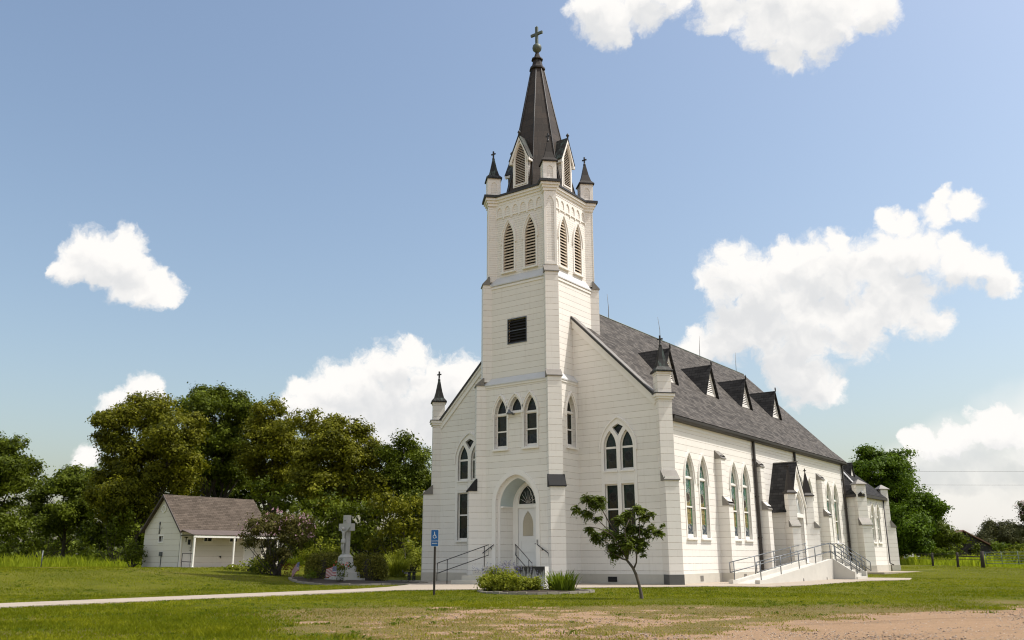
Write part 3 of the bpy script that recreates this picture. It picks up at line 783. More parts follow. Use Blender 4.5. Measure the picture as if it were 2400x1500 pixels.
# --- foundation with vents
m = MB()
m.box(XYZ, -NW-0.03, NW+0.03, -0.03, NL, -0.3, FT)
m.build('foundation', M['fdn'], church)
for (u, v) in ((4.05, 0.22), (-3.4, 0.22)):
    bx('foundation_vent', M['black'], church, (u-.24, u+.24, v-.11, v+.12, 0.034, 0.05), F=FF)
for y in (3.0, 8.3):
    bx('foundation_vent', M['metalcap'], church, (y-.16, y+.16, .12, .36, 0.034, 0.045), F=FS(NW))

# --- roof
m = MB()
for s in (-1, 1):
    e0, e1 = (s*EX, 0.15, EZ), (s*EX, NL+0.15, EZ); r0, r1 = (0, 0.15, RZ), (0, NL+1.0, RZ)
    k0, k1 = (s*6.3, 0.15, EZ+(EX-6.3)*SL-0.10), (s*6.3, NL+0.30, EZ+(EX-6.3)*SL-0.10)
    slope_quad(m, [e0, e1, k1, k0], (0, 1, 0), (s*EX, 0, EZ))
    slope_quad(m, [k0, k1, r1, r0], (0, 1, 0), (s*EX, 0, EZ))
roof = m.build('roof', M['shingle'], church, recalc=False)
md = roof.modifiers.new('thickness', 'SOLIDIFY'); md.thickness = 0.09; md.offset = 0
m = MB(); m.tube([(0, 2.3, RZ+0.05), (0, NL+1.0, RZ+0.05)], 0.06, 8); m.build('ridge_cap', M['verdigris'], roof)
for s in (-1, 1):
    m = MB(); G = Frame((s*NW, 0, 0), (s, 0, 0), (0, 0, 1), (0, 1, 0))
    m.prism(G, [(0.03, 7.42), (0.27, 7.44), (0.36, 7.50), (0.37, 7.61), (0.33, 7.62), (0.03, 7.60)], 0.28, NL+0.2)
    m.build('gutter', M['pipe'], church)
# lightning rods
for y in (7.45, 14.15, 20.3, 26.9):
    m = MB(); m.tube([(0, y, RZ), (0, y+0.03, RZ+0.75), (0, y+random.Random(int(y)).uniform(-.25, .25), RZ+1.6)], [0.022, 0.018, 0.009], 5)
    m.build('lightning_rod', M['metalcap'], church)
# roof dormers
for y in (5.7, 11.1, 16.4, 21.7):
    zb = RZ-4.62*SL; zr = 12.2; hw = 0.86; xf = 4.62
    G = Frame((xf, y, 0), (0, 1, 0), (0, 0, 1), (1, 0, 0))
    m = MB(); m.plate(G, [(-hw+.04, zb-.05), (hw-.04, zb-.05), (0, zr-0.10)], [[(-hw+.24, zb+.10), (hw-.24, zb+.10), (0, zr-.60)]], -0.06, 0.0)
    dm_ = m.build('roof_dormer', M['trim'], church)
    m = MB(); n = 9
    for i in range(n):
        z = zb+.12+i*(zr-.65-zb-.12)/n; h = (hw-.24)*(1-(z+.06-zb-.1)/(zr-.6-zb-.1))
        if h > .02: m.shape([G.p(-h, z, -.01), G.p(h, z, -.01), G.p(h, z+.10, -.06), G.p(-h, z+.10, -.06)], [(0, 1, 2, 3)])
    m.build('louver', M['trim'], dm_)
    m = MB()
    xb = (RZ-zr)/SL; zr2 = RZ-xb*SL
    for s in (-1, 1):
        t = [(xf+.16, y, zr), (xf+.16, y+s*(hw+.05), zb-.1), (xf-.10, y+s*(hw+.05), zb-.02), (xb-.05, y, zr)]
        slope_quad(m, t, (1, 0, 0), (xf, y, zb))
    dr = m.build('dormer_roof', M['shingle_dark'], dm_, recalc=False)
    md = dr.modifiers.new('thickness', 'SOLIDIFY'); md.thickness = 0.05
    m = MB(); m.tube([(xf+.16, y, zr-.03), (xf+.16, y, zr+.18), (xf+.16, y, zr+.30)], [.03, .05, .012], 6); m.build('finial', M['flash'], dm_)

# --- side buttresses
for y in (5.7, 11.05, 16.4, 21.7):
    F2 = Frame((NW, y, 0), (0, 1, 0), (0, 0, 1), (1, 0, 0)); hw = 0.27
    m = MB(); pier(m, F2, hw, 0.58, FT, 3.9, 0.0); pier(m, F2, hw, 0.32, 3.9, 6.2, 0.0)
    G = Frame(F2.O, F2.N, F2.V, F2.U); m.prism(G, [(0, 6.2), (.32, 6.2), (.32, 6.08), (0, 6.45)], -hw, hw); m.prism(G, [(.3, 3.9), (.58, 3.75), (.58, 3.9), (.32, 4.15)], -hw, hw)
    b = m.build('side_buttress', M['siding'], church)
    m = MB(); cap(m, F2, hw, .32, 0.0, 6.06, 6.44); m.build('buttress_cap', M['metalcap'], b)
    m = MB(); cap(m, F2, hw, .58, .32, 3.72, 4.12); m.build('buttress_cap', M['metalcap'], b)
    m = MB(); m.box(F2, -hw-.02, hw+.02, -0.2, FT, 0.0, 0.61); m.build('plinth', M['fdn'], b)

# --- downpipes
for y, x in ((11.0-0.42, NW), (17.3, NW), (NL-0.25, NW)):
    m = MB(); m.box(Frame((x, y, 0), (1, 0, 0), (0, 1, 0), (0, 0, 1)), 0.05, 0.16, -0.075, 0.075, 0.15, 7.48)
    for z in (2.2, 4.4, 6.4): m.box(Frame((x, y, 0), (1, 0, 0), (0, 1, 0), (0, 0, 1)), 0.0, 0.18, -0.11, 0.11, z, z+0.05)
    m.build('downpipe', M['pipe'], church)

# --- corner buttresses with pinnacles
def pinnacle(parent, F, hb, z0, z1, zt, zc, mat, panels=True, over=0.1, yaw_cross=True):
    """square shaft turned on the diagonal, flared copper spirelet, small cross. F: u across, v up, w out; centred on w=0"""
    m = MB(); m.box(F, -hb, hb, z0, z1, -hb, hb)
    m.box(F, -hb-.03, hb+.03, z1-0.14, z1, -hb-.03, hb+.03)
    o = m.build('pinnacle', M['siding'] if not panels else M['clap'], parent)
    if panels:
        pm = MB()
        for a in range(4):
            G = Frame(F.O, F.U if a % 2 == 0 else F.N, F.V, [F.N, F.U, -F.N, -F.U][a])
            ar = arch(0, hb*0.5, z0+0.12, z1-0.52, z1-0.26, 6)
            pm.plate(G, [(-hb-.01, z0), (hb+.01, z0), (hb+.01, z1-.14), (-hb-.01, z1-.14)], [ar], hb-.01, hb+.025)
        pm.build('panel', M['trim'], o)
    hs = hb+over
    rings = [[F.p(a*h, z, b*h) for a, b in ((-1, -1), (1, -1), (1, 1), (-1, 1))] for h, z in
             ((hs, z1-.05), (hs, z1+.02), (hb*0.86, z1+(zt-z1)*0.16), (hb*0.55, z1+(zt-z1)*0.45), (0.05, zt))]
    m = MB(); m.loft(rings); m.build('spirelet', mat, o)
    m = MB(); C = Frame(F.p(0, 0, 0), (1, 0, 0), (0, 1, 0), (0, 0, 1))
    m.lathe(Frame(F.p(0, 0, 0), (1, 0, 0), (0, 1, 0), (0, 0, 1)), [(.03, zt-.08), (.085, zt-.02), (.05, zt+.05), (.03, zt+.1)], 8)
    zz = zc-zt
    cross(m, C, zt+.05, zc, zt+zz*0.62, 0.14 if zz < .5 else .16, 0.033)
    m.build('cross', M['flash'], o)
    return o
q2 = 1/math.sqrt(2)
for sx in (1, -1):
    F2 = diag(sx*NW, 0, sx*q2, -q2)
    m = MB(); pier(m, F2, 0.325, 0.575, FT, 4.75); pier(m, F2, 0.324, 0.14, 4.75, 8.62)
    b = m.build('corner_buttress', M['siding'], church)
    m = MB(); cap(m, F2, 0.325, 0.575, 0.14, 4.58, 5.0); m.build('buttress_cap', M['metalcap'], b)
    m = MB(); m.box(F2, -.345, .345, -0.2, FT+0.005, -0.2, 0.595); m.build('plinth', M['cornerstone'] if sx > 0 else M['fdn'], b)
    m = MB(); m.box(F2, -.40, .40, 8.36, 8.47, -.62, 0.21); m.box(F2, -.46, .46, 8.47, 8.60, -.66, 0.27); m.build('cornice', M['trim'], b)
    m = MB(); m.box(F2, -.49, .49, 8.60, 8.64, -.69, 0.30); m.build('cornice_cap', M['flash'], b)
    Fp = Frame(F2.p(0, 0, -0.17), F2.U, F2.V, F2.N)
    pinnacle(church, Fp, 0.33, 8.64, 9.70, 11.0, 11.48, M['patina'], panels=False)

# --- tower -----------------------------------------------------------
TY = 0.23
A2, A3, A4 = 2.33, 2.12, 1.93
TY4 = 0.27
F = FX(TY-A2)
holes = []
for c in (-0.90, 0.92):
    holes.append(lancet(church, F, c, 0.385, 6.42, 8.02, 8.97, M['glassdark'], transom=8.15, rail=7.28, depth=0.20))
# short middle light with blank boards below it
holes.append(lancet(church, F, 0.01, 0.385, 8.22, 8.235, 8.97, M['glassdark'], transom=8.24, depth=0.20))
PA = dict(c=0.0, hw=1.21, z0=0.80, zs=3.75, za=5.12)
ph = arch(0, 1.21, 0.80, 3.75, 5.12, 14); holes.append(ph)
m = MB(); m.plate(F, [(-A2, FT), (A2, FT), (A2, 9.75), (-A2, 9.75)], holes, -0.28, 0.0)
m.plate(Frame((A2, TY, 0), (0, 1, 0), (0, 0, 1), (1, 0, 0)), [(-A2, FT), (A2, FT), (A2, 9.75), (-A2, 9.75)], [arch(-0.65-TY, 0.385, 6.42, 8.02, 8.97)], -0.28, 0.0)
m.plate(Frame((-A2, TY, 0), (0, 1, 0), (0, 0, 1), (-1, 0, 0)), [(-A2, FT), (A2, FT), (A2, 9.75), (-A2, 9.75)], [arch(-0.65-TY, 0.385, 6.42, 8.02, 8.97)], -0.28, 0.0)
m.build('tower_wall', M['siding'], church)
for s in (1, -1):
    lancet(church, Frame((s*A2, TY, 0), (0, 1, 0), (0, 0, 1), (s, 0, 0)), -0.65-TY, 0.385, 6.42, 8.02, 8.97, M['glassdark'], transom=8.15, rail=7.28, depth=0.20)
m = MB(); m.box(XYZ, -A2-.03, A2+.03, TY-A2-.03, 0, -0.3, FT-.003); m.build('tower_plinth', M['fdn'], church)
# moulding under the first skirt
m = MB()
for G, s in ((F, 1), (Frame((A2, TY, 0), (0, 1, 0), (0, 0, 1), (1, 0, 0)), 1), (Frame((-A2, TY, 0), (0, 1, 0), (0, 0, 1), (-1, 0, 0)), 1)):
    m.box(G, -A2, A2, 9.56, 9.66, 0.0, 0.04)
m.build('tower_moulding', M['trim'], church)
def sq(a, cy, z): return [(-a, cy-a, z), (a, cy-a, z), (a, cy+a, z), (-a, cy+a, z)]
m = MB(); m.loft([sq(A2+.07, TY, 9.66), sq(A2+.07, TY, 9.72), sq(A3-.01, TY, 10.08)]); m.build('tower_skirt', M['skirt'], church)
# second stage
m = MB()
F3 = FX(TY-A3)
m.plate(F3, [(-A3, 10.0), (A3, 10.0), (A3, 15.12), (-A3, 15.12)], [[(-.585, 11.78), (.555, 11.78), (.555, 13.04), (-.585, 13.04)]], -0.2, 0.0)
for G in (Frame((A3, TY, 0), (0, 1, 0), (0, 0, 1), (1, 0, 0)), Frame((-A3, TY, 0), (0, 1, 0), (0, 0, 1), (-1, 0, 0)), Frame((0, TY+A3, 0), (1, 0, 0), (0, 0, 1), (0, 1, 0))):
    m.plate(G, [(-A3, 10.0), (A3, 10.0), (A3, 15.12), (-A3, 15.12)], [], -0.2, 0.0)
m.build('tower_wall', M['siding'], church)
m = MB()
for a, b, c, d in ((-.62, .59, 13.04, 13.08), (-.62, .59, 11.74, 11.78), (-.62, -.585, 11.78, 13.04), (.555, .59, 11.78, 13.04)):
    m.box(F3, a, b, c, d, -.05, .03)
vent = m.build('tower_vent', M['rail'], church)
m = MB()
for i in range(8):
    z = 11.80+i*0.155
    m.shape([F3.p(-.585, z, -.02), F3.p(.555, z, -.02), F3.p(.555, z+.13, -.12), F3.p(-.585, z+.13, -.12)], [(0, 1, 2, 3)])
m.build('louver', M['darkcap'], vent)
bx('backing', M['black'], vent, (-.585, .555, 11.78, 13.04, -.17, -.15), F=F3)
bx('mullion', M['rail'], vent, (-.585, .555, 12.41, 12.44, -.03, .0), F=F3)
m = MB(); m.box(F3, -A3, A3, 14.86, 14.96, 0.0, 0.04); m.box(Frame((A3, TY, 0), (0, 1, 0), (0, 0, 1), (1, 0, 0)), -A3, A3, 14.86, 14.96, 0, .04)
m.build('tower_moulding', M['trim'], church)
m = MB(); m.loft([sq(A3+.06, TY, 15.02), sq(A3+.06, TY, 15.08), [(x, y, 15.54) for x, y, z in sq(A4-.01, TY4, 0)]]); m.build('tower_skirt', M['skirt'], church)
# belfry
sides = [Frame((0, TY4-A4, 0), (1, 0, 0), (0, 0, 1), (0, -1, 0)), Frame((A4, TY4, 0), (0, 1, 0), (0, 0, 1), (1, 0, 0)),
         Frame((-A4, TY4, 0), (0, 1, 0), (0, 0, 1), (-1, 0, 0)), Frame((0, TY4+A4, 0), (1, 0, 0), (0, 0, 1), (0, 1, 0))]
m = MB(); fz = MB()
for G in sides:
    hs = [louvered(church, G, c, 0.345, 15.80, 17.45, 18.52) for c in (-0.70, 0.70)]
    m.plate(G, [(-A4, 15.4), (A4, 15.4), (A4, 20.0), (-A4, 20.0)], hs, -0.2, 0.0)
    ars = []; n = 6; w = 3.1/n
    for i in range(n):
        ars.append(arch(-1.55+w*(i+.5), w*0.34, 18.98, 19.22, 19.48, 5))
    out_ = [(-1.62, 18.90)]
    for i in range(n+1):
        u = -1.55+w*i
        out_ += [(u-.045, 18.90), (u-.045, 18.80), (u+.045, 18.80), (u+.045, 18.90)]
    out_ += [(1.62, 18.90), (1.62, 19.66), (-1.62, 19.66)]
    fz.plate(G, out_, ars, -0.01, 0.045)
    m2 = None
m.build('belfry_wall', M['clap'], church)
fz.build('belfry_frieze', M['trim'], church)
# cornice: three steps, broken out round the corner piers
m = MB()
for (e, z0, z1) in ((0.06, 19.62, 19.78), (0.12, 19.78, 19.92), (0.19, 19.92, 20.06)):
    m.loft([[(x, y, z0) for x, y, z in sq(A4+e, TY4, 0)], [(x, y, z1) for x, y, z in sq(A4+e, TY4, 0)]])
    for sx in (1, -1):
        for sy in (1, -1):
            Fd = diag(sx*A4, TY4+sy*A4, sx*q2, sy*q2)
            m.box(Fd, -.31-e, .31+e, z0+.002, z1-.002, -.7, .14+e)
m.build('belfry_cornice', M['trim'], church)
m = MB()
m.loft([[(x, y, 20.06) for x, y, z in sq(A4+.25, TY4, 0)], [(x, y, 20.17) for x, y, z in sq(A4+.25, TY4, 0)], [(x, y, 20.30) for x, y, z in sq(A4-.1, TY4, 0)]])
for sx in (1, -1):
    for sy in (1, -1):
        Fd = diag(sx*A4, TY4+sy*A4, sx*q2, sy*q2); m.box(Fd, -.58, .58, 20.062, 20.20, -.7, .42)
m.build('cornice_flashing', M['flash'], church)
# diagonal buttresses of the tower
for sx in (1, -1):
    for sy in (-1, 1):
        F2 = diag(sx*A2, TY+sy*A2, sx*q2, sy*q2)
        m = MB()
        if sy < 0:
            pier(m, F2, 0.345, 0.49, 0.42, 4.5); pier(m, F2, 0.344, 0.14, 4.5, 9.72)
            b = m.build('tower_buttress', M['siding'], church)
            m = MB(); cap(m, F2, .345, .49, .14, 4.42, 4.95, over=.07); m.build('dark_cap', M['darkcap'], b)
            m = MB(); cap(m, F2, .344, .14, -.18, 9.72, 10.06); m.build('buttress_cap', M['metalcap'], b)
            m = MB(); m.box(F2, -.36, .36, -.2, .42, -.2, .505); m.build('plinth', M['fdn'], b)
        F2 = diag(sx*A3, TY+sy*A3, sx*q2, sy*q2)
        m = MB(); pier(m, F2, .335, .133, 9.9, 15.14); b = m.build('tower_buttress', M['siding'], church)
        m = MB(); cap(m, F2, .335, .133, -.16, 15.14, 15.52); m.build('buttress_cap', M['metalcap'], b)
        F2 = diag(sx*A4, TY4+sy*A4, sx*q2, sy*q2)
        m = MB(); pier(m, F2, .31, .138, 15.3, 19.62); b = m.build('belfry_buttress', M['clap'], church)
        m = MB()
        m.plate(F2, [(-.325, 15.6), (.325, 15.6), (.325, 19.6), (-.325, 19.6)], [arch(0, .2, 15.75, 18.9, 19.35, 6)], .13, .165)
        m.build('panel', M['trim'], b)
        pinnacle(church, Frame(F2.p(0, 0, -.14), F2.U, F2.V, F2.N), .335, 20.2, 21.30, 22.6, 23.05, M['patina'] if sx < 0 else M['copper'])

# spire
m = MB()
prof = [(2.02, 20.22), (1.70, 21.6), (1.14, 24.45), (0.37, 28.35)]
tipx = lambda z: -0.07*(z-20)/10
n = 8
def oct_pt(k, r, z): a = PI/8+k*PI/4; return Vector((r*math.cos(a)+tipx(z), TY4+r*math.sin(a), z))
for k in range(n):
    for (r0, z0), (r1, z1) in zip(prof, prof[1:]):
        P = [oct_pt(k, r0, z0), oct_pt(k+1, r0, z0), oct_pt(k+1, r1, z1), oct_pt(k, r1, z1)]
        h0 = (P[1]-P[0]).length/2; h1 = (P[2]-P[3]).length/2
        m.face(P, [(-h0+k*1.3, z0), (h0+k*1.3, z0), (h1+k*1.3, z1), (-h1+k*1.3, z1)])
spire = m.build('spire', M['copper'], church, recalc=False)
m = MB()
for k in range(n): m.tube([oct_pt(k, r+.01, z) for r, z in prof], .035, 5)
m.build('hip_roll', M['flash'], spire)
FT_ = Frame((tipx(29), TY4, 0), (1, 0, 0), (0, 1, 0), (0, 0, 1))
m = MB(); m.lathe(FT_, [(.37, 28.3), (.47, 28.36), (.46, 28.46), (.33, 28.62), (.25, 28.98), (.35, 29.02), (.33, 29.1), (.2, 29.2), (.10, 29.52)], 8, False, PI/8)
m.build('spire_cap', M['copper'], spire)
m = MB(); m.lathe(FT_, [(.07, 29.5), (.12, 29.56), (.24, 29.68), (.275, 29.82), (.24, 29.97), (.13, 30.07), (.05, 30.12)], 14)
m.build('ball', M['verdigris'], spire)
m = MB(); G = Frame((tipx(30.5), TY4, 0), (1, 0, 0), (0, 1, 0), (0, 0, 1))
m.box(G, -.075, .075, -.06, .06, 30.08, 31.22); m.box(G, -.40, -.075, -.055, .055, 30.68, 30.83); m.box(G, .075, .40, -.055, .055, 30.68, 30.83)
m.lathe(Frame((tipx(30.5), TY4, 30.755), (1, 0, 0), (0, 0, 1), (0, 1, 0)), [(.13, -.05), (.13, .05)], 10, False)
m.tube([(tipx(30.5), TY4, 31.2), (tipx(30.5), TY4, 31.3)], .02, 5)
m.build('cross', M['verdigris'], spire)
# spire dormers
for G0 in sides:
    G = Frame(G0.O-G0.N*0.12, G0.U, G0.V, G0.N)
    hw = .50; zb, ze, zt = 20.3, 22.32, 23.38
    m = MB(); hole = arch(0, .33, 20.62, 22.05, 23.0)
    m.plate(G, [(-hw, zb), (hw, zb), (hw, ze), (0, zt), (-hw, ze)], [hole], -.06, 0)
    m.plate(G, arch(0, .40, 20.55, 22.05, 23.1), [hole], 0, .04)
    dmr = m.build('spire_dormer', M['trim'], church)
    m = MB()
    for s in (-1, 1): m.face([G.p(s*hw, zb, -.02), G.p(s*hw, ze, -.02), G.p(s*hw, ze, -1.0), G.p(s*hw, zb, -.35)])
    m.build('cheek', M['clap'], dmr, recalc=False)
    m = MB(); z = 20.66
    while z < 22.9:
        h = min(arch_hw(.33, 22.05, 23.0, z+.08), .33)
        if h > .02: m.shape([G.p(-h, z, 0), G.p(h, z, 0), G.p(h, z+.085, -.07), G.p(-h, z+.085, -.07)], [(0, 1, 2, 3)])
        z += .10
    m.build('louver', M['louver'], dmr)
    m = MB(); m.face([G.p(u, v, -.09) for u, v in hole]); m.build('backing', M['black'], dmr, recalc=False)
    m = MB()
    for s in (-1, 1):
        hw2, ze2 = hw+.16, ze-.30
        P = [G.p(0, zt+.08, .14), G.p(s*hw2, ze2, .14), G.p(s*hw2, ze2, -.95), G.p(0, zt+.08, -.95)]
        slope_quad(m, P, G.N, G.O)
    r_ = m.build('dormer_roof', M['patina'], dmr, recalc=False)
    md = r_.modifiers.new('thickness', 'SOLIDIFY'); md.thickness = .05
    m = MB()
    for s in (-1, 1):
        m.prism(G, [(0, zt+.02), (s*(hw+.15), ze-.33), (s*(hw+.15), ze-.50), (s*(hw+.02), ze-.34), (0, zt-.17)], .04, .12)
        m.box(G, *sorted((s*(hw+.02), s*(hw+.13))), ze-.47, ze-.33, -.5, .11)
    m.build('barge_board', M['trim'], dmr)
    m = MB(); c0 = G.p(0, 0, .1); m.lathe(Frame(c0, (1, 0, 0), (0, 1, 0), (0, 0, 1)), [(.04, zt+.05), (.05, zt+.18), (.10, zt+.24), (.06, zt+.32), (.015, zt+.38)], 8)
    m.build('finial', M['flash'], dmr)

# --- entrance recess, door and transom
m = MB(); F = FX(TY-A2)
m.plate(F, arch(0, 1.42, 0.70, 3.75, 5.36, 14), [arch(0, 1.205, 0.78, 3.75, 5.115, 14)], -0.01, 0.04)
m.plate(F, arch(0, 1.215, 0.79, 3.75, 5.125, 14), [arch(0, 1.07, 0.80, 3.62, 4.96, 14)], -0.20, -0.16)
m.build('entrance_arch', M['trim'], church)
a0 = arch(0, 1.075, 0.80, 3.62, 4.965, 14); a1 = arch(0, 0.90, 0.80, 3.62, 4.86, 14)
lo = {1: MB(), -1: MB()}; va = MB()
for i in range(1, len(a0)):
    j = (i+1) % len(a0)
    P = [F.p(*a0[i], -.19), F.p(*a0[j], -.19), F.p(*a1[j], -1.02), F.p(*a1[i], -1.02)]
    (lo[1 if a0[i][0] > 0 else -1] if min(a0[i][1], a0[j][1]) < 3.5 else va).face(P)
for s in (1, -1): lo[s].build('recess_wall', M['siding'], church, recalc=False)
va.build('recess_vault', M['vault'], church, recalc=False)
m = MB()
for s in (-1, 1): m.box(F, *sorted((s*1.06, s*.90)), 3.56, 3.64, -1.0, -.2)
m.build('recess_moulding', M['trim'], church)
D = FX(TY-A2+1.0)
m = MB()
dh = arch(0, .585, 0.82, 3.74, 4.72, 12)
m.plate(D, arch(0, 1.0, 0.79, 3.62, 4.95, 14), [dh], -.08, 0)
m.plate(D, arch(0, .70, 0.80, 3.74, 4.88, 12), [arch(0, .575, .81, 3.74, 4.71, 12)], 0, .05)
m.box(D, -.585, .585, 3.56, 3.70, -.05, .04)
m.build('door_frame', M['trim'], church)
m = MB(); ar = arch(0, .31, 2.22, 2.75, 3.42, 9)
m.plate(D, [(-.58, .83), (.58, .83), (.58, 3.56), (-.58, 3.56)], [ar, [(-.40, 1.15), (.40, 1.15), (.40, 1.45), (-.40, 1.45)], [(-.40, 1.6), (.40, 1.6), (.40, 1.98), (-.40, 1.98)]], -.06, -.02)
front_door = m.build('door', M['door'], church)
bx('door_panel', M['door'], front_door, (-.40, .40, 1.15, 1.45, -.055, -.035), (-.40, .40, 1.6, 1.98, -.055, -.035), F=D)
m = MB()
for i in range(24):
    z = 2.24+i*.048; h = arch_hw(.31, 2.75, 3.42, z+.04)
    if h > .02: m.shape([D.p(-h, z, -.025), D.p(h, z, -.025), D.p(h, z+.046, -.05), D.p(-h, z+.046, -.05)], [(0, 1, 2, 3)])
m.build('louver_panel', M['blind'], front_door)
m = MB(); m.tube([D.p(.50, 1.85, -.02), D.p(.50, 1.85, .05), D.p(.44, 1.85, .06)], .02, 6); m.build('handle', M['metalcap'], front_door)
m = MB(); tg = arch(0, .585, 3.70, 3.74, 4.72, 12)
m.face([D.p(u, v, -.04) for u, v in tg], [(u/1.17+.5, v-2.0) for u, v in tg]); tw_ = m.build('transom_window', M['glassdark'], church, recalc=False)
m = MB(); m.plate(D, tg, [arch(0, .53, 3.76, 3.80, 4.64, 12)], -.03, .0)
for k in range(1, 8):
    a = PI*k/8; m.tube([D.p(0.05*math.cos(a), 3.78+.05*math.sin(a), -.035), D.p(.5*math.cos(a), 3.78+.62*math.sin(a), -.035)], .008, 4)
m.tube([D.p(.30, 3.76, -.03), D.p(.27, 4.1, -.03), D.p(.1, 4.45, -.03), D.p(-.05, 4.6, -.03)], .014, 4)
m.build('glazing_bar', M['trim'], tw_)
# floodlight over the entrance
m = MB(); F = FX(TY-A2)
m.lathe(Frame(F.p(-.12, 8.08, .30), (1, 0, 0), (0, 1, 0), (0, -.35, 1)), [(.17, -.03), (.17, .0), (.09, .09), (.05, .12), (.05, .2)], 10)
m.tube([F.p(-.1, 8.12, 0), F.p(-.1, 8.16, .15), F.p(-.12, 8.12, .28)], .022, 6); m.box(F, -.16, -.04, 8.05, 8.18, 0, .05)
m.build('floodlight', M['rail'], church)

# --- front steps: a stepped platform open on three sides
m = MB(); PY = TY-A2
for k, (z, e) in enumerate(((.205, 1.08), (.41, .72), (.61, .36), (.82, 0))):
    m.box(XYZ, -.98-e, .98+e, -3.33-e, PY+.02, -.1 if k == 0 else z-.22, z)
m.box(XYZ, -1.2, 1.2, PY, PY+1.1, .5, .822)
steps = m.build('front_steps', M['fdn'], church)
def rail(name, parent, mat, tubes, r=.021):
    m = MB()
    for t in tubes: m.tube(t, r, 6)
    return m.build(name, mat, parent)
dg = Vector((1, 1, 0)); 
def hiprail(sx):
    a = Vector((sx*2.75, -4.62, 0)); b = Vector((sx*.72, -3.15, .82)); L = b-a
    e = L.normalized(); h = Vector((0, 0, 1))
    p1 = Vector((sx*2.35, -4.35, .0)); p2 = Vector((sx*.95, -3.32, .80))
    top1 = Vector((sx*2.72, -4.62, .97)); top2 = Vector((sx*.78, -3.2, 1.80)); 
    return [[top1, top2, top2-h*.47, top1-h*.46, top1], [p1, Vector((p1.x, p1.y, 1.12))], [p2, Vector((p2.x, p2.y, 1.73))]]
for sx in (-1, 1): rail('handrail', steps, M['railblack'], hiprail(sx))
F = FX(PY)
rail('wall_rail', steps, M['railblack'], [[F.p(-2.85, .90, .09), F.p(-1.25, 1.82, .09)], [F.p(-2.5, 1.02, 0), F.p(-2.5, 1.1, .09)], [F.p(-1.45, 1.6, 0), F.p(-1.45, 1.7, .09)]])
rail('wall_rail', steps, M['railblack'], [[F.p(1.30, 2.02, .09), F.p(1.30, 1.80, .09), F.p(1.93, 1.40, .10), F.p(2.06, .92, .12)], [F.p(1.55, 1.55, 0), F.p(1.55, 1.63, .09)]])

# --- side porch on the right
PYC, PX = 13.75, 8.35
G = FS(PX); hwp = 1.22
hole = arch(PYC, .60, .86, 3.72, 4.72)
m = MB(); m.plate(G, [(PYC-hwp, 0), (PYC+hwp, 0), (PYC+hwp, 3.75), (PYC, 6.1), (PYC-hwp, 3.75)], [hole], -.15, 0)
for s in (-1, 1):
    yy = PYC+s*hwp
    m.box(XYZ, NW, PX-.15, *sorted((yy, yy-s*.15)), 0, 3.72)
porch = m.build('side_porch', M['siding'], church)
m = MB(); m.plate(G, arch(PYC, .68, .84, 3.72, 4.84), [hole], -.01, .04); hood(m, G, PYC, .68, 3.72, 4.84, .06, 0, .09)
m.box(G, PYC-.6, PYC+.6, 3.36, 3.56, -.1, .05)
tr = [(PYC+u, v) for u, v in arch_above(0, .6, 3.72, 4.72, 3.6, .05)]
m.plate(G, [(PYC+u, v) for u, v in arch_above(0, .6, 3.72, 4.72, 3.56, 0)], [tr], -.12, -.07)
m.tube([G.p(PYC, 3.6, -.08), G.p(PYC+.02, 4.0, -.08), G.p(PYC+.22, 4.42, -.08)], .02, 4); m.tube([G.p(PYC, 3.6, -.08), G.p(PYC-.02, 4.0, -.08), G.p(PYC-.22, 4.42, -.08)], .02, 4)
m.build('door_frame', M['trim'], porch)
m = MB(); m.face([G.p(u, v, -.095) for u, v in tr]); m.build('transom_glass', simple('pale_reflection_glass', (0.42, 0.44, 0.43), .15, var=.15), porch, recalc=False)  # pale colour stands in for light reflections in the pane
m = MB(); m.box(G, PYC-.60, PYC+.60, .86, 3.36, -.75, -.70); m.build('door', M['door'], porch)
m = MB()
for s in (-1, 1): m.box(G, *sorted((PYC+s*.60, PYC+s*.66)), .86, 3.4, -.75, -.15)
m.build('door_reveal', M['trim'], porch)
m = MB()
for s in (-1, 1):
    slope_quad(m, [(NW, PYC, 6.45), (PX+.13, PYC, 6.45), (PX+.10, PYC+s*1.50, 3.60), (NW, PYC+s*1.50, 3.60)], (1, 0, 0), (NW, PYC, 3.58))
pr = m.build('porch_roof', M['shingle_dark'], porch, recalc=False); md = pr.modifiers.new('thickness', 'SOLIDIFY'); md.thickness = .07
m = MB(); m.box(XYZ, NW, PX+.2, PYC-.07, PYC+.07, 6.46, 6.52); m.build('porch_ridge', M['metalcap'], porch)
m = MB()
for s in (-1, 1): m.prism(G, [(PYC, 6.38), (PYC+s*1.50, 3.54), (PYC+s*1.50, 3.30), (PYC, 6.05)], .0, .10)
m.build('barge_board', M['trim'], porch)
for s in (-1, 1):
    F2 = diag(PX-.02, PYC+s*1.36, q2, s*q2)
    m = MB(); pier(m, F2, .23, .60, 0, 2.95, .3); pier(m, F2, .228, .36, 2.95, 4.62, .10); b = m.build('porch_buttress', M['siding'], porch)
    m = MB(); cap(m, F2, .23, .60, .36, 2.82, 3.12); m.build('buttress_cap', M['metalcap'], b)
    Fp = Frame(F2.p(0, 0, .13), F2.U, F2.V, F2.N)
    rings = [[Fp.p(a*h, z, c*h) for a, c in ((-1, -1), (1, -1), (1, 1), (-1, 1))] for h, z in ((.31, 4.60), (.31, 4.66), (.2, 4.8), (.03, 5.95))]
    m = MB(); m.loft(rings); cross(m, Frame(Fp.p(0, 0, 0), (1, 0, 0), (0, 1, 0), (0, 0, 1)), 5.9, 6.22, 6.1, .09, .022); m.build('spirelet', M['copper'], b)

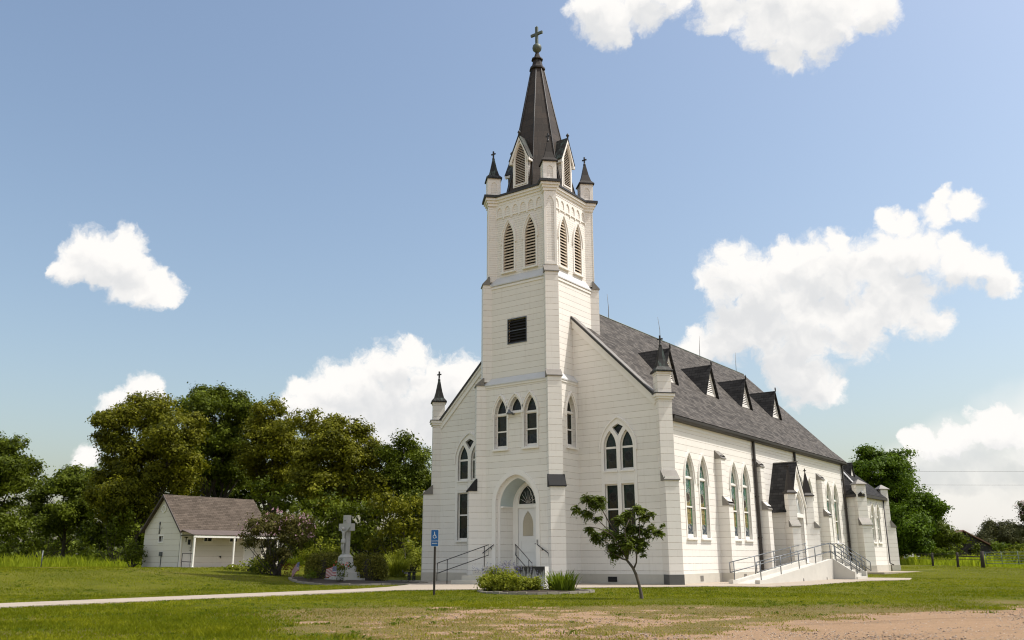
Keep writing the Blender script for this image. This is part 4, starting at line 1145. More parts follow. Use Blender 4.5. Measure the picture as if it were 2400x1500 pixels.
# --- rear sacristy wing
WX, WY0, WY1 = 8.2, 27.32, 33.6
G = FS(WX); hs = []
wing_h = []
for c in (29.7, 31.15):
    wing_h.append(c)
m = MB()
hs = [arch(c, .40, 2.2, 3.95, 4.80) for c in wing_h]
m.plate(G, [(WY0, .2), (WY1, .2), (WY1, 5.4), (WY0, 5.4)], hs, -.2, 0)
m.plate(FX(WY0), [(5.0, .2), (WX, .2), (WX, 5.4), (5.0, 5.4)], [], -.2, 0)
m.plate(Frame((0, WY1, 0), (1, 0, 0), (0, 0, 1), (0, 1, 0)), [(-5.0, .2), (WX, .2), (WX, 5.4), (-5.0, 5.4)], [], -.2, 0)
wing = m.build('sacristy_wing', M['siding'], church)
for c in wing_h: lancet(wing, G, c, .40, 2.2, 3.95, 4.80, M['glass'], transom=4.0, rail=3.15)
m = MB(); m.box(XYZ, -5, WX+.03, WY0-.03, WY1+.03, -.1, .64); m.build('plinth', M['fdn'], wing)
m = MB(); ex, ez, hz = WX+.25, 5.42, 8.6; rr = 3.2
A, B = (ex, WY0-.25, ez), (ex, WY1+.25, ez); Rg0, Rg1 = (ex-rr, WY0-.25+rr, hz), (ex-rr, WY1+.25-rr, hz)
slope_quad(m, [A, B, Rg1, Rg0], (0, 1, 0), A); slope_quad(m, [A, Rg0, (-2, WY0-.25+rr, hz), (-2, WY0-.25, ez)], (1, 0, 0), A); slope_quad(m, [B, (-2, WY1+.25, ez), (-2, WY1+.25-rr, hz), Rg1], (1, 0, 0), A)
slope_quad(m, [Rg0, Rg1, (-2, WY1+.25-rr, hz+.02), (-2, WY0-.25+rr, hz+.02)], (0, 1, 0), A)
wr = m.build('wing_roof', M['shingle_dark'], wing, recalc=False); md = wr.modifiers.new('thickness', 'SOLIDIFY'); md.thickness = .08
m = MB(); m.tube([A, Rg0], .06, 6); m.build('hip_cap', M['skirt'], wr)
m = MB(); m.box(XYZ, WX, WX+.28, WY0-.2, WY1+.2, ez-.2, ez-.02); m.box(XYZ, 5.2, WX, WY0-.28, WY0, ez-.2, ez-.02); m.build('gutter', M['pipe'], wing)
# small dormer in the wing roof
yd = 30.4; m = MB(); Gd = FS(WX-1.3)
m.plate(Gd, [(yd-.55, 6.7), (yd+.55, 6.7), (yd, 7.85)], [], -.05, 0); wd = m.build('wing_dormer', M['trim'], wing)
m = MB()
for s in (-1, 1): slope_quad(m, [(WX-1.2, yd, 7.9), (WX-1.2, yd+s*.66, 6.6), (WX-2.6, yd+s*.66, 6.6), (WX-2.6, yd, 7.9)], (1, 0, 0), A)
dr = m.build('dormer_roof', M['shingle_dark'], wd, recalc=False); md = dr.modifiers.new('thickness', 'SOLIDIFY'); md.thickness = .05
for y, sy in ((WY0, -1), (WY1, 1)):
    F2 = diag(WX, y, q2, sy*q2)
    m = MB(); pier(m, F2, .36, .45, .62, 3.45); pier(m, F2, .358, .12, 3.45, 6.05)
    b = m.build('wing_buttress', M['siding'], wing)
    m = MB(); cap(m, F2, .36, .45, .12, 3.3, 3.75); m.build('buttress_cap', M['metalcap'], b)
    m = MB(); m.box(F2, -.38, .38, -.1, .62, -.2, .47); m.build('plinth', M['fdn'], b)
    Fp = Frame(F2.p(0, 0, -.16), F2.U, F2.V, F2.N)
    m = MB(); m.loft([[Fp.p(a*h, z, c*h) for a, c in ((-1, -1), (1, -1), (1, 1), (-1, 1))] for h, z in ((.42, 6.05), (.42, 6.1), (.03, 6.42))]); m.build('pyramid_cap', M['metalcap'], b)
m = MB(); m.tube([(WX+.1, WY1-.8, 5.25), (WX+.1, WY1-.8, .75), (WX+.35, WY1-.8, .62)], .05, 6); m.build('downpipe', M['pipe'], wing)

# ------------------------------------------------------------------ access ramp with its stairs and rails
ramp = empty('access_ramp', (0, 0, 0)); tag(ramp, 'concrete wheelchair ramp with grey pipe rails rising to the side porch', 'ramp')
FY = lambda x: Frame((x, 0, 0), (0, 1, 0), (0, 0, 1), (1, 0, 0))
def wz(y): return 0.2 if y < 3.2 else 0.2+(y-3.2)*0.0895
m = MB()
m.prism(FY(0), [(2.45, -.1), (13.3, -.1), (13.3, 1.10), (3.15, .2), (2.45, .2)], 9.93, 10.15)
m.prism(FY(0), [(2.40, -.1), (12.5, -.1), (12.5, 1.03), (3.15, .2), (2.40, .2)], 8.70, 8.92)
m.prism(FY(0), [(2.8, -.1), (13.3, -.1), (13.3, .86), (2.8, .03)], 8.92, 9.93)
m.box(XYZ, PX-.1, 10.15, 13.3, 15.65, -.1, .86)
FXy = lambda y: Frame((0, y, 0), (1, 0, 0), (0, 0, 1), (0, 1, 0))
for y0 in (13.3, 15.45):
    m.prism(FXy(0), [(10.15, -.1), (11.25, -.1), (11.25, .43), (11.1, .46), (10.15, 1.10)], y0, y0+.2)
m.box(XYZ, PX, 10.15, 15.45, 15.65, .86, 1.1)
for k in range(4): m.box(XYZ, 10.15, 10.15+.29*(4-k), 13.5, 15.45, -.1+.001*k, .172*(k+1)+.0)
m.build('ramp_body', M['ramp'], ramp)
for y in (8.3, 12.0):
    m = MB(); m.prism(FY(0), [(y-.07, .03), (y+.07, .03), (y+.03, .17), (y-.03, .17)], 10.145, 10.156); m.build('drain_hole', M['black'], ramp)
def rail2(name, x, y0, y1, zt0, zt1, posts, drop=.44):
    f = lambda y: zt0+(zt1-zt0)*(y-y0)/(y1-y0)
    t = [[(x, y0, f(y0)), (x, y1, f(y1))], [(x, y0, f(y0)-drop), (x, y1, f(y1)-drop)], [(x, y0, f(y0)-drop), (x, y0, f(y0))]]
    for y in posts: t.append([(x, y, wz(y)-.1), (x, y, f(y))])
    return rail(name, ramp, M['rail'], t, .024)
rail2('ramp_rail', 10.05, 2.45, 13.4, .97, 1.94, (2.9, 5.5, 8.1, 10.7, 13.3))
rail2('ramp_rail', 8.80, 2.42, 13.1, .97, 1.92, (2.88, 5.48, 8.1, 10.6, 13.0))
rail('landing_rail', ramp, M['rail'], [[(8.8, 15.55, 1.92), (10.1, 15.55, 1.92)], [(8.8, 15.55, 1.46), (10.1, 15.55, 1.46)], [(8.8, 15.55, .9), (8.8, 15.55, 1.92)], [(9.6, 15.55, .9), (9.6, 15.55, 1.92)], [(10.1, 15.55, .9), (10.1, 15.55, 1.92)]], .024)
for y in (13.4, 14.45, 15.55):
    z = lambda x: 1.92-(x-10.1)*.72
    rail('stair_rail', ramp, M['rail'], [[(10.05, y, 1.93), (11.5, y, z(11.5))], [(10.05, y, 1.47), (11.5, y, z(11.5)-.46)], [(11.5, y, z(11.5)), (11.5, y, z(11.5)-.46)],
         [(10.3, y, .7), (10.3, y, z(10.3))], [(11.05, y, .3), (11.05, y, z(11.05))]], .024)

# ------------------------------------------------------------------ foliage
def quads(name, P, A, B, tint, mat, parent=None):
    """P centres, A half length vectors, B half width vectors -> one mesh of leaf shaped quads"""
    n = len(P)
    Vv = np.stack([P-A, P+B-A*.1, P+A, P-B-A*.1], 1).reshape(-1, 3)
    Ff = np.arange(4*n).reshape(n, 4)
    o = mesh_np(name, Vv, Ff, mat, {'tint': ('FACE', tint)}, smooth=False)
    if parent is not None: o.parent = parent
    return o

def unit(rng, n):
    v = rng.normal(size=(n, 3)); return v/np.linalg.norm(v, axis=1, keepdims=True)

def leaf_points(rng, blobs, nclump, per, cr, flat=0.55, squash=0.9):
    b = np.array(blobs, float); w = b[:, 3]**2; w /= w.sum()
    # each blob first breaks up into uneven boughs, the boughs into clumps, the clumps into leaves
    nb = 9; bl = []
    for x, y, z, r in b:
        d = unit(rng, nb); d[:, 2] = d[:, 2]*.8+.12
        q = r*(.42+.50*rng.random(nb))
        bl.append(np.column_stack([np.array([x, y, z])+d*q[:, None], r*(.26+.26*rng.random(nb))]))
    sb = np.concatenate(bl); w = sb[:, 3]**2; w /= w.sum()
    k = rng.choice(len(sb), nclump, p=w)
    d = unit(rng, nclump); d[:, 2] = d[:, 2]*0.9+0.10
    rr = 0.35+0.72*rng.random(nclump)**0.6
    rr = np.where(rng.random(nclump) < .12, rr*1.45, rr)      # stray sprays outside the crown
    c = sb[k, :3]+d*(sb[k, 3]*rr)[:, None]*np.array([1, 1, squash])
    sz = cr*(0.5+0.7*rng.random(nclump))
    m = rng.poisson(per*(0.5+rng.random(nclump)))
    idx = np.repeat(np.arange(nclump), m)
    off = rng.normal(size=(len(idx), 3))*0.5*sz[idx][:, None]*np.array([1, 1, flat])
    bt = rng.random(len(sb))
    return c[idx]+off, idx, np.clip(.55*bt[k]+.45*rng.random(nclump), 0, 1), c, d[idx]*.8+off/(np.linalg.norm(off, axis=1, keepdims=True)+1e-6)*.5

def leaves(name, blobs, nclump, per, cr, leaf, mat, seed, parent=None, flat=.55, aspect=.45, zmin=None, droop=0.0):
    rng = np.random.default_rng(seed)
    P, idx, ct, c, od = leaf_points(rng, blobs, nclump, per, cr, flat)
    if zmin is not None:
        keep = P[:, 2] > zmin; P = P[keep]; idx = idx[keep]; od = od[keep]
    n = len(P)
    nn = od+np.array([0, 0, .35])+unit(rng, n)*.75; nn /= np.linalg.norm(nn, axis=1, keepdims=True)+1e-9
    A = np.cross(nn, unit(rng, n)); A[:, 2] -= droop; A /= np.linalg.norm(A, axis=1, keepdims=True)+1e-9
    B = np.cross(nn, A); B /= np.linalg.norm(B, axis=1, keepdims=True)+1e-9
    L = leaf*(.55+.9*rng.random(n))*.5
    tint = np.clip(.65*ct[idx]+.40*rng.random(n)+rng.normal(size=n)*.06-.08, 0, 1)
    return quads(name, P, A*L[:, None], B*(L*aspect*1.25*(.8+.5*rng.random(n)))[:, None], tint, mat, parent), c

def curve_pts(a, b, rng, wob=.12, n=5, sag=0.0):
    a = Vector(a); b = Vector(b); L = (b-a).length; P = []
    for i in range(n+1):
        t = i/n; j = Vector((rng.normal(), rng.normal(), rng.normal()))*wob*L*.3*math.sin(PI*t)
        P.append(a.lerp(b, t)+j+Vector((0, 0, sag*math.sin(PI*t)*L)))
    return P

def wood(name, base, fork, targets, r0, rng, mat, parent=None, extra=None, taper=.25, wob=.14):
    m = MB(); base = Vector(base); fork = Vector(fork)
    P = curve_pts(base, fork, rng, .06, 5); m.tube(P, [r0*(1.25-.55*i/5) if i == 0 else r0*(1.05-.35*i/5) for i in range(6)], 8)
    for t in targets:
        s = P[3] if rng.random() < .4 else P[5]
        L = (Vector(t)-s).length
        Q = curve_pts(s, t, rng, wob, 5, .05); ra = r0*.5*min(1, .35+L/8)
        m.tube(Q, [ra*(1-.8*i/5)+.012 for i in range(6)], 6)
        if extra is not None:
            ex = np.array(extra); dd = np.linalg.norm(ex-np.array(t), axis=1)
            for k in np.argsort(dd)[:4]:
                m.tube(curve_pts(Q[3], ex[k], rng, .15, 3), [ra*.35, ra*.25, ra*.18, .008], 4)
    return m.build(name, mat, parent)

def tree(kind, blobs, label, seed, mat, base=None, leaf=.26, dens=1.0, r0=.22, bark='barkdark', group=None, cat='tree', cr=.62, depth=True, per=34, flat=.6, low=None):
    rng = np.random.default_rng(seed)
    b = np.array(blobs, float)
    cx, cy = np.average(b[:, 0], weights=b[:, 3]), np.average(b[:, 1], weights=b[:, 3])
    if base is None: base = (cx, cy, gzf(cx, cy))
    if depth:      # fill the crown out away from the picture's own slice, front and back
        add = []
        for x, y, z, r in blobs:
            s = r*rng.uniform(.6, 1.3)*(1 if rng.random() < .6 else -1)
            add.append((x-.593*s+rng.normal()*.2*r, y+.805*s+rng.normal()*.2*r, z-.15*r-abs(rng.normal())*.2*r, r*.85))
        allb = list(blobs)+add
    else: allb = list(blobs)
    root = empty(kind, base); tag(root, label, cat, group)
    rel = [(x-base[0], y-base[1], z-base[2], r) for x, y, z, r in allb]
    area = sum(r*r for *_, r in rel)
    nc = int(34*area*dens)
    o, cl = leaves('crown', rel, nc, per*1.45, cr, leaf*.76, M[mat], seed+1, root, flat=flat, zmin=.15)
    top = max(z for _, _, z, _ in rel)
    fz = min(top*.38, 3.2)
    tg = [(x, y, z-.2*r) for x, y, z, r in rel[:len(blobs)]]
    wood('trunk', (0, 0, -.2), (rng.normal()*.15, rng.normal()*.15, fz), tg, r0, rng, M[bark], root, cl)
    return root

def shrub(kind, blobs, label, seed, mat, leaf=.12, dens=1.0, cat='shrub', per=22, cr=.3, group=None, stems=True, base=None, flat=.7, rstem=.03):
    rng = np.random.default_rng(seed); b = np.array(blobs, float)
    if base is None:
        x, y = np.average(b[:, 0], weights=b[:, 3]), np.average(b[:, 1], weights=b[:, 3]); base = (x, y, gzf(x, y))
    root = empty(kind, base); tag(root, label, cat, group)
    rel = [(x-base[0], y-base[1], z-base[2], r) for x, y, z, r in blobs]
    nc = int(60*sum(r*r for *_, r in rel)*dens/(cr/.3)**2*1.0)
    leaves('foliage', rel, nc, per, cr, leaf, M[mat], seed, root, flat=flat, zmin=.02)
    if stems:
        m = MB()
        for x, y, z, r in rel:
            for k in range(3):
                t = (x+rng.normal()*r*.4, y+rng.normal()*r*.4, z+rng.normal()*r*.3)
                m.tube(curve_pts((rng.normal()*.12, rng.normal()*.12, -.05), t, rng, .12, 4), [rstem, rstem*.8, rstem*.6, rstem*.4, .005], 5)
        m.build('stem', M['barkdark'], root)
    return root

def blossoms(root, blobs, n, per, size, mat, seed, top=True, name='blossoms'):
    rng = np.random.default_rng(seed); b = np.array(blobs, float); w = b[:, 3]**2; w /= w.sum()
    k = rng.choice(len(b), n, p=w); d = unit(rng, n)
    if top: d[:, 2] = np.abs(d[:, 2])*.9
    c = b[k, :3]+d*(b[k, 3]*(.85+.3*rng.random(n)))[:, None]-np.array(root.location)
    idx = np.repeat(np.arange(n), per); m = len(idx)
    P = c[idx]+rng.normal(size=(m, 3))*size*np.array([.8, .8, 1.1])
    A = unit(rng, m); B = np.cross(A, unit(rng, m)); B /= np.linalg.norm(B, axis=1, keepdims=True)
    s = size*(.5+.5*rng.random(m))
    return quads(name, P, A*s[:, None], B*(s*.8)[:, None], rng.random(m), M[mat], root)

def blades(name, base, mat, seed, n, L, spread, lean, width, parent=None, r0=.15, seg=4, stiff=.5):
    """a tuft of arching blades"""
    rng = np.random.default_rng(seed); Vv = []; Ff = []; T = []
    for i in range(n):
        a = rng.random()*2*PI; rr = r0*math.sqrt(rng.random()); x0, y0 = rr*math.cos(a), rr*math.sin(a)
        a2 = a+rng.normal()*.5; l = L*(.55+.55*rng.random()); ln = lean*(.3+.9*rng.random()); w = width*(.7+.6*rng.random())
        tw = (-math.sin(a2), math.cos(a2)); t = rng.random(); b = len(Vv); th = .12+.3*rng.random()*spread
        x, z, ang = 0.0, 0.0, PI/2-th
        for k in range(seg+1):
            f = k/seg; ww = w*(1-f**1.6)*.5+.001
            cx, cy = x0+math.cos(a2)*x, y0+math.sin(a2)*x
            Vv += [(cx-tw[0]*ww, cy-tw[1]*ww, z), (cx+tw[0]*ww, cy+tw[1]*ww, z)]
            x += math.cos(ang)*l/seg; z += math.sin(ang)*l/seg; ang -= ln/seg*(.5+f*1.2)
        for k in range(seg):
            Ff.append((b+2*k, b+2*k+1, b+2*k+3, b+2*k+2)); T.append(t)
    o = mesh_np(name, np.array(Vv)+np.array(base), np.array(Ff), M[mat], {'tint': ('FACE', np.array(T))}, smooth=False)
    if parent is not None: o.parent = parent
    return o

# blobs of the big crowns: x, y, z, radius
T1 = [(-39.71,-9.25,6.6,2.11),(-39.39,-8.21,8.13,1.27),(-39.79,-7.52,6.58,1.09),(-40.5,-8.31,4.37,1.81),(-38.84,-7.96,3.62,1.09),(-41.23,-9.19,8.77,1.21),(-40.36,-8.45,8.92,0.84)]
T2 = [(-53.96,3.25,8.15,1.32),(-55.99,2.88,7.09,1.32),(-52.55,4.1,7.83,1.48),(-53.41,3.97,6.36,2.14),(-55.76,2.63,5.34,1.25),(-52.43,4.86,5.99,1.75),(-54.57,3.68,4.34,1.64),(-52.97,5.19,4.16,1.56)]
T3 = [(-38.91,1.03,12.32,1.39),(-39.2,-0.51,11.59,1.19),(-36.84,1.94,12.34,1.49),(-40.21,-0.5,10.01,1.26),(-37.19,0.64,9.73,2.32),(-34.56,1.82,9.97,1.99),(-40.43,-0.1,7.76,1.32),(-37.55,0.49,6.83,1.99),(-35.48,1.97,7.46,2.32),(-40.27,-0.29,5.79,1.06),(-37.47,1.36,4.96,1.65),(-39.04,-0.06,4.32,1.19)]
T4 = [(-40.9,9.07,14.98,1.26),(-40.77,7.57,14.01,1.55),(-39.59,10.0,13.91,1.55),(-42.36,7.3,13.95,0.96),(-37.46,10.45,13.38,1.04),(-40.89,9.15,11.97,2.44),(-39.25,11.1,11.3,2.07),(-41.26,7.48,9.99,1.85),(-40.01,9.68,9.0,2.44)]
T5 = [(-32.94,9.13,12.99,1.05),(-34.27,9.0,11.75,1.47),(-32.75,10.07,11.45,1.47),(-32.38,8.98,9.5,2.1),(-31.97,10.88,9.99,1.47),(-34.29,8.86,8.58,1.75),(-32.65,10.23,7.55,2.1)]
T6 = [(-27.11,8.06,11.27,1.11),(-25.11,8.87,10.92,1.17),(-24.29,10.13,10.27,1.37),(-26.45,9.11,9.42,1.96),(-23.5,9.06,8.24,1.89),(-23.33,10.99,8.85,1.3),(-26.58,7.66,7.69,1.63),(-25.1,8.95,6.42,1.96),(-22.77,9.78,6.36,1.79)]
T7 = [(-20.26,11.59,9.45,0.9),(-20.68,10.68,8.76,1.09),(-19.49,12.42,8.84,0.96),(-20.03,10.97,7.24,1.54),(-19.11,12.31,6.96,1.48),(-21.24,10.43,6.95,1.16),(-19.92,11.85,5.41,1.61)]
U1 = [(-18.3,5.94,4.21,1.37),(-19.22,5.23,4.5,1.37),(-20.82,5.21,3.92,1.37),(-19.4,6.31,2.7,1.48),(-20.29,5.21,2.27,1.19),(-22.23,4.52,4.28,1.37),(-22.02,3.3,3.11,1.19),(-21.31,4.97,2.56,1.19)]
U2 = [(-16.42,6.04,4.38,1.34),(-15.92,8.0,4.21,1.34),(-17.0,6.52,2.8,1.34),(-15.72,7.42,2.66,1.28),(-15.13,8.47,2.8,1.17),(-17.66,6.24,1.7,1.05),(-16.5,7.07,1.42,0.99)]
U3 = [(-36.81,-1.91,3.59,1.61),(-36.12,-0.63,3.31,1.48),(-37.89,-2.32,2.64,1.09),(-36.62,-1.21,2.25,1.09),(-35.15,-0.18,2.99,1.28)]
U4 = [(-28.94,5.73,5.79,1.48),(-26.32,5.98,5.53,1.61),(-27.55,5.53,4.18,1.41),(-29.12,4.79,4.82,0.96)]
U5 = [(-70.24,4.95,3.51,1.14),(-68.95,6.09,3.51,1.14),(-67.14,6.98,3.5,1.14),(-65.02,7.71,3.47,1.14),(-64.03,9.0,3.48,1.14),(-62.81,10.17,3.48,1.14),(-60.5,10.76,3.45,1.14),(-69.86,4.94,2.39,1.14),(-67.97,5.8,2.38,1.14),(-66.85,7.0,2.38,1.14),(-65.52,8.11,2.37,1.14),(-64.08,9.17,2.37,1.14),(-62.45,10.12,2.36,1.14),(-61.06,11.2,2.36,1.14),(-68.11,5.45,4.73,1.05),(-66.44,7.14,4.73,1.05),(-63.91,8.43,4.71,1.05),(-62.29,10.17,4.72,1.05)]
RT = [(2.31,55.31,10.51,1.46),(3.94,57.14,10.3,1.71),(0.92,54.02,9.57,1.2),(3.62,54.42,8.61,2.48),(4.59,56.99,7.9,1.8),(5.25,56.35,6.19,2.4),(6.36,58.61,6.46,1.11),(3.08,55.34,5.82,2.83),(5.54,57.31,4.51,1.71),(3.48,57.45,3.21,2.23),(2.45,55.1,2.39,1.54),(5.13,56.94,2.9,1.63),(6.73,58.33,5.82,0.69),(0.06,53.56,9.16,0.86)]
RT2 = [(4.82,68.75,3.97,1.24),(5.67,70.19,3.4,0.95),(3.67,69.61,2.97,1.53),(5.34,69.98,2.5,1.05)]
C1 = [(6.94,88.71,4.74,0.76),(5.78,88.3,3.35,1.09),(7.06,89.25,3.35,1.42),(8.22,89.89,3.86,1.42),(9.43,91.03,3.55,1.64),(8.63,90.36,2.16,1.42),(6.23,87.47,2.16,1.2)]
C2 = [(15.07,52.19,5.35,0.61),(15.38,52.22,4.36,0.91),(14.67,51.71,3.47,0.57),(15.4,52.55,2.93,0.91)]
S1 = [(13.48,47.15,1.16,0.58),(14.3,48.03,1.23,0.66),(15.15,48.63,1.16,0.73),(12.9,46.67,0.99,0.36)]
S2 = [(7.35,56.42,1.56,0.54),(6.84,56.01,1.29,0.5),(7.78,56.93,1.25,0.5)]
S3 = [(9.25,74.82,2.19,0.68),(9.79,75.34,2.05,0.58)]
U6 = [(-55.15,6.8,7.95,1.78),(-53.27,7.7,7.63,1.78),(-51.54,8.74,8.32,1.78),(-49.98,10.15,8.05,1.78),(-49.55,12.04,8.28,1.78),(-46.63,13.48,7.58,1.78),(-54.02,6.65,5.34,1.78),(-52.22,7.74,6.08,1.78),(-51.64,10.05,5.77,1.78),(-49.29,9.77,5.81,1.78),(-49.07,12.15,5.62,1.78),(-46.56,12.83,5.53,1.78),(-54.29,6.89,3.19,1.78),(-52.69,8.56,3.46,1.78),(-50.65,9.17,3.06,1.78),(-49.42,11.15,4.0,1.78),(-47.46,11.99,3.25,1.78),(-46.31,13.43,3.05,1.78)]
U7 = [(-48.08,13.72,8.55,1.88),(-46.54,14.8,8.42,1.88),(-44.34,16.28,8.62,1.88),(-41.77,16.52,8.08,1.88),(-41.12,18.72,8.71,1.88),(-38.88,19.57,9.0,1.88),(-47.93,14.34,5.74,1.88),(-45.53,14.06,5.73,1.88),(-44.27,15.73,6.31,1.88),(-43.16,17.27,6.23,1.88),(-40.99,18.87,6.75,1.88),(-39.8,20.17,6.29,1.88),(-47.72,13.65,3.45,1.88),(-45.19,14.52,4.2,1.88),(-43.92,16.59,3.45,1.88),(-41.63,16.93,3.4,1.88),(-40.29,18.1,3.59,1.88),(-39.54,20.15,3.7,1.88)]
U8 = [(-36.42,17.25,7.31,1.71),(-34.37,18.52,7.44,1.71),(-32.61,19.2,6.96,1.71),(-31.07,19.95,7.89,1.71),(-29.68,22.67,7.76,1.71),(-27.93,22.46,7.27,1.71),(-35.65,17.34,5.68,1.71),(-34.94,18.87,5.09,1.71),(-32.84,20.22,5.4,1.71),(-31.27,20.89,5.7,1.71),(-29.18,22.14,4.93,1.71),(-27.17,22.4,5.48,1.71),(-35.57,16.51,3.02,1.71),(-34.96,19.06,3.48,1.71),(-32.41,19.79,3.08,1.71),(-30.69,19.92,2.93,1.71),(-29.36,21.99,3.03,1.71),(-27.91,23.42,3.27,1.71)]
U9 = [(0.88,73.72,1.88,0.81),(2.07,74.5,1.78,0.91),(3.27,76.4,1.78,0.81),(4.85,76.45,1.96,0.71),(0.06,73.76,2.84,1.11),(5.57,77.89,2.58,0.71),(-1.01,72.21,2.36,1.11),(6.84,77.88,2.1,0.81),(11.9,81.97,2.08,1.21),(10.7,81.01,1.85,1.01)]

# --- the wood behind the cottage
tree('shade_tree', T1, 'tall dark tree cut by the left edge, with open sky beside its crown', 11, 'leaf_b', leaf=.24, dens=1.1, group='trees of the wood')
tree('shade_tree', T2, 'lower rounded tree standing in the gap left of the big wood', 12, 'leaf_b', leaf=.26, dens=.9, r0=.16, group='trees of the wood')
tree('shade_tree', T3, 'broad spreading tree at the left end of the wood above the cottage gable', 13, 'leaf_a', leaf=.26, dens=1.0, r0=.30, group='trees of the wood')
tree('shade_tree', T4, 'tallest tree of the wood, rising behind the cottage roof', 14, 'leaf_b', leaf=.27, dens=1.0, r0=.30, group='trees of the wood')
tree('shade_tree', T5, 'narrow tall tree above the pink flowering bush', 15, 'leaf_a', leaf=.25, dens=1.0, r0=.22, group='trees of the wood')
tree('shade_tree', T6, 'wide olive tree of the wood behind the stone crucifix', 16, 'leaf_a', leaf=.24, dens=1.0, r0=.24, group='trees of the wood')
tree('shade_tree', T7, 'tree of the wood nearest the church front corner', 17, 'leaf_b', leaf=.23, dens=1.0, r0=.18, group='trees of the wood')
shrub('understory_thicket', U1, 'dark vine covered thicket behind the stone crucifix', 21, 'leaf_b', leaf=.2, dens=.75, cat='thicket', cr=.55, per=30)
shrub('understory_thicket', U2, 'vine covered thicket beside the left church corner', 22, 'leaf_a', leaf=.2, dens=.75, cat='thicket', cr=.55, per=30)
shrub('understory_thicket', U3, 'dark undergrowth under the broad tree left of the cottage', 23, 'leaf_b', leaf=.22, dens=.4, cat='thicket', cr=.55, per=28)
shrub('understory_thicket', U4, 'thicket close behind the cottage roof ridge', 24, 'leaf_b', leaf=.22, dens=.4, cat='thicket', cr=.55, per=28)
shrub('understory_thicket', U5, 'low far bushes at the meadow edge under the lower rounded tree', 25, 'leaf_b', leaf=.25, dens=.6, cat='thicket', cr=.55, per=26)
for q, l, sd in ((U6, 'dark back of the wood left of and behind the cottage', 26), (U7, 'dark back of the wood between cottage and pink bush', 27), (U8, 'dark back of the wood behind the crucifix, reaching the church', 28)):
    shrub('understory_thicket', q, l, sd, 'leaf_b', leaf=.34, dens=.75, cat='thicket', cr=.6, per=34, rstem=.08)
shrub('understory_thicket', U9, 'dark far bushes along the fence between the large green tree and the barn', 29, 'leaf_b', leaf=.24, dens=.6, cat='thicket', cr=.5, per=26)
# --- right of the church
tree('oak_tree', RT, 'large sunlit green tree behind the rear of the church', 31, 'leaf_d', leaf=.30, dens=.8, r0=.30, base=(5.2, 57.6, .5))
tree('shade_tree', RT2, 'smaller dark tree between the large green tree and the barn', 32, 'leaf_b', leaf=.26, dens=1.0, r0=.14)
tree('cedar_tree', C1, 'dull green cedar thicket beyond the barn roof', 33, 'leaf_dull', leaf=.3, dens=1.2, r0=.14, flat=.9)
cm = tree('crepe_myrtle', C2, 'open branched crepe myrtle at the right edge with a few pink tips', 34, 'leaf_dull', leaf=.16, dens=1.6, r0=.07, cr=.35)
blossoms(cm, C2[:2], 26, 5, .07, 'pink', 35)
shrub('bush', S1, 'pale green rounded hedge behind the metal gate', 36, 'leaf_shrub', leaf=.12, dens=.9, cr=.3, flat=1.2, cat='bush')
shrub('bush', S2, 'young green conifer bush in front of the barn wall', 37, 'leaf_c', leaf=.16, dens=1.0, cr=.3, cat='bush')
shrub('bush', S3, 'round bright green bush at the low end of the barn roof', 38, 'leaf_c', leaf=.2, dens=1.0, cr=.35, cat='bush')

# --- far wood closing the horizon, too far to tell its trees apart
rng = np.random.default_rng(5); bl = []
for i in range(150):
    a = rad(108+rng.uniform(-62, 72)); dd = rng.uniform(150, 230)
    x, y = 25+dd*math.cos(a), -37+dd*math.sin(a); r = rng.uniform(2.0, 3.6)
    hh = 4.5 if a < rad(112) else 6.0
    bl.append((x, y, rng.uniform(1.2, hh-r*.5), r))
o, _ = leaves('distant_woods', bl, 5200, 16, 1.6, .8, M['leaf_b'], 6); tag(o, 'dark line of far woods along the horizon', 'woods', kind='stuff')

# ------------------------------------------------------------------ lawn grass
def grass_field(name, n, seed, mat, hgt, wid, d0, d1, sel, lean=.5):
    rng = np.random.default_rng(seed)
    d = d0*(d1/d0)**rng.random(n); l = (rng.random(n)-.5)*2*.74*d
    x = 25.47-.593*d+.805*l; y = -36.97+.805*d+.593*l
    k = sel(x, y, rng.random(n)); x, y, d = x[k], y[k], d[k]; n = len(x)
    z = gz(x, y)-.01; a = rng.random(n)*2*PI; h = hgt(x, y, d, rng.random(n)); w = wid(d)
    t = np.clip(.45*((fbm(x, y, 1.1, 3, 3)-.5)*2.4+.5)+.35*((fbm(x, y, 5.0, 3, 13)-.5)*2.6+.5)+.45*rng.random(n)-.12, 0, 1)
    lx, ly = rng.normal(size=n)*lean*h, rng.normal(size=n)*lean*h
    B0 = np.stack([x-np.cos(a)*w, y-np.sin(a)*w, z], -1); B1 = np.stack([x+np.cos(a)*w, y+np.sin(a)*w, z], -1)
    M1 = np.stack([x+lx*.35, y+ly*.35, z+h*.6], -1); T_ = np.stack([x+lx, y+ly, z+h*(1-.12*lean)], -1)
    q = np.stack([np.cos(a)*w*.75, np.sin(a)*w*.75, 0*w], -1)
    Vv = np.stack([B0, B1, M1+q, T_, M1-q], 1).reshape(-1, 3)
    Ff = np.arange(5*n).reshape(n, 5)
    o = mesh_np(name, Vv, Ff, M[mat], {'tint': ('FACE', t)}, smooth=False)
    return o
def offwalk(x, y):
    r = ~inside(PATH, x, y) & ~inside(SLAB, x, y)
    r &= ~((np.abs(x) < 7.4) & (y > -.5) & (y < 28)) & ~((np.abs(x) < 3.2) & (y > -4.8) & (y < 1)) & ~((x > 5) & (x < 8.7) & (y > 26.8) & (y < 34))
    r &= ~((x < -19.9) & (x > -25.7) & (y > -6) & (y < .5))
    return r
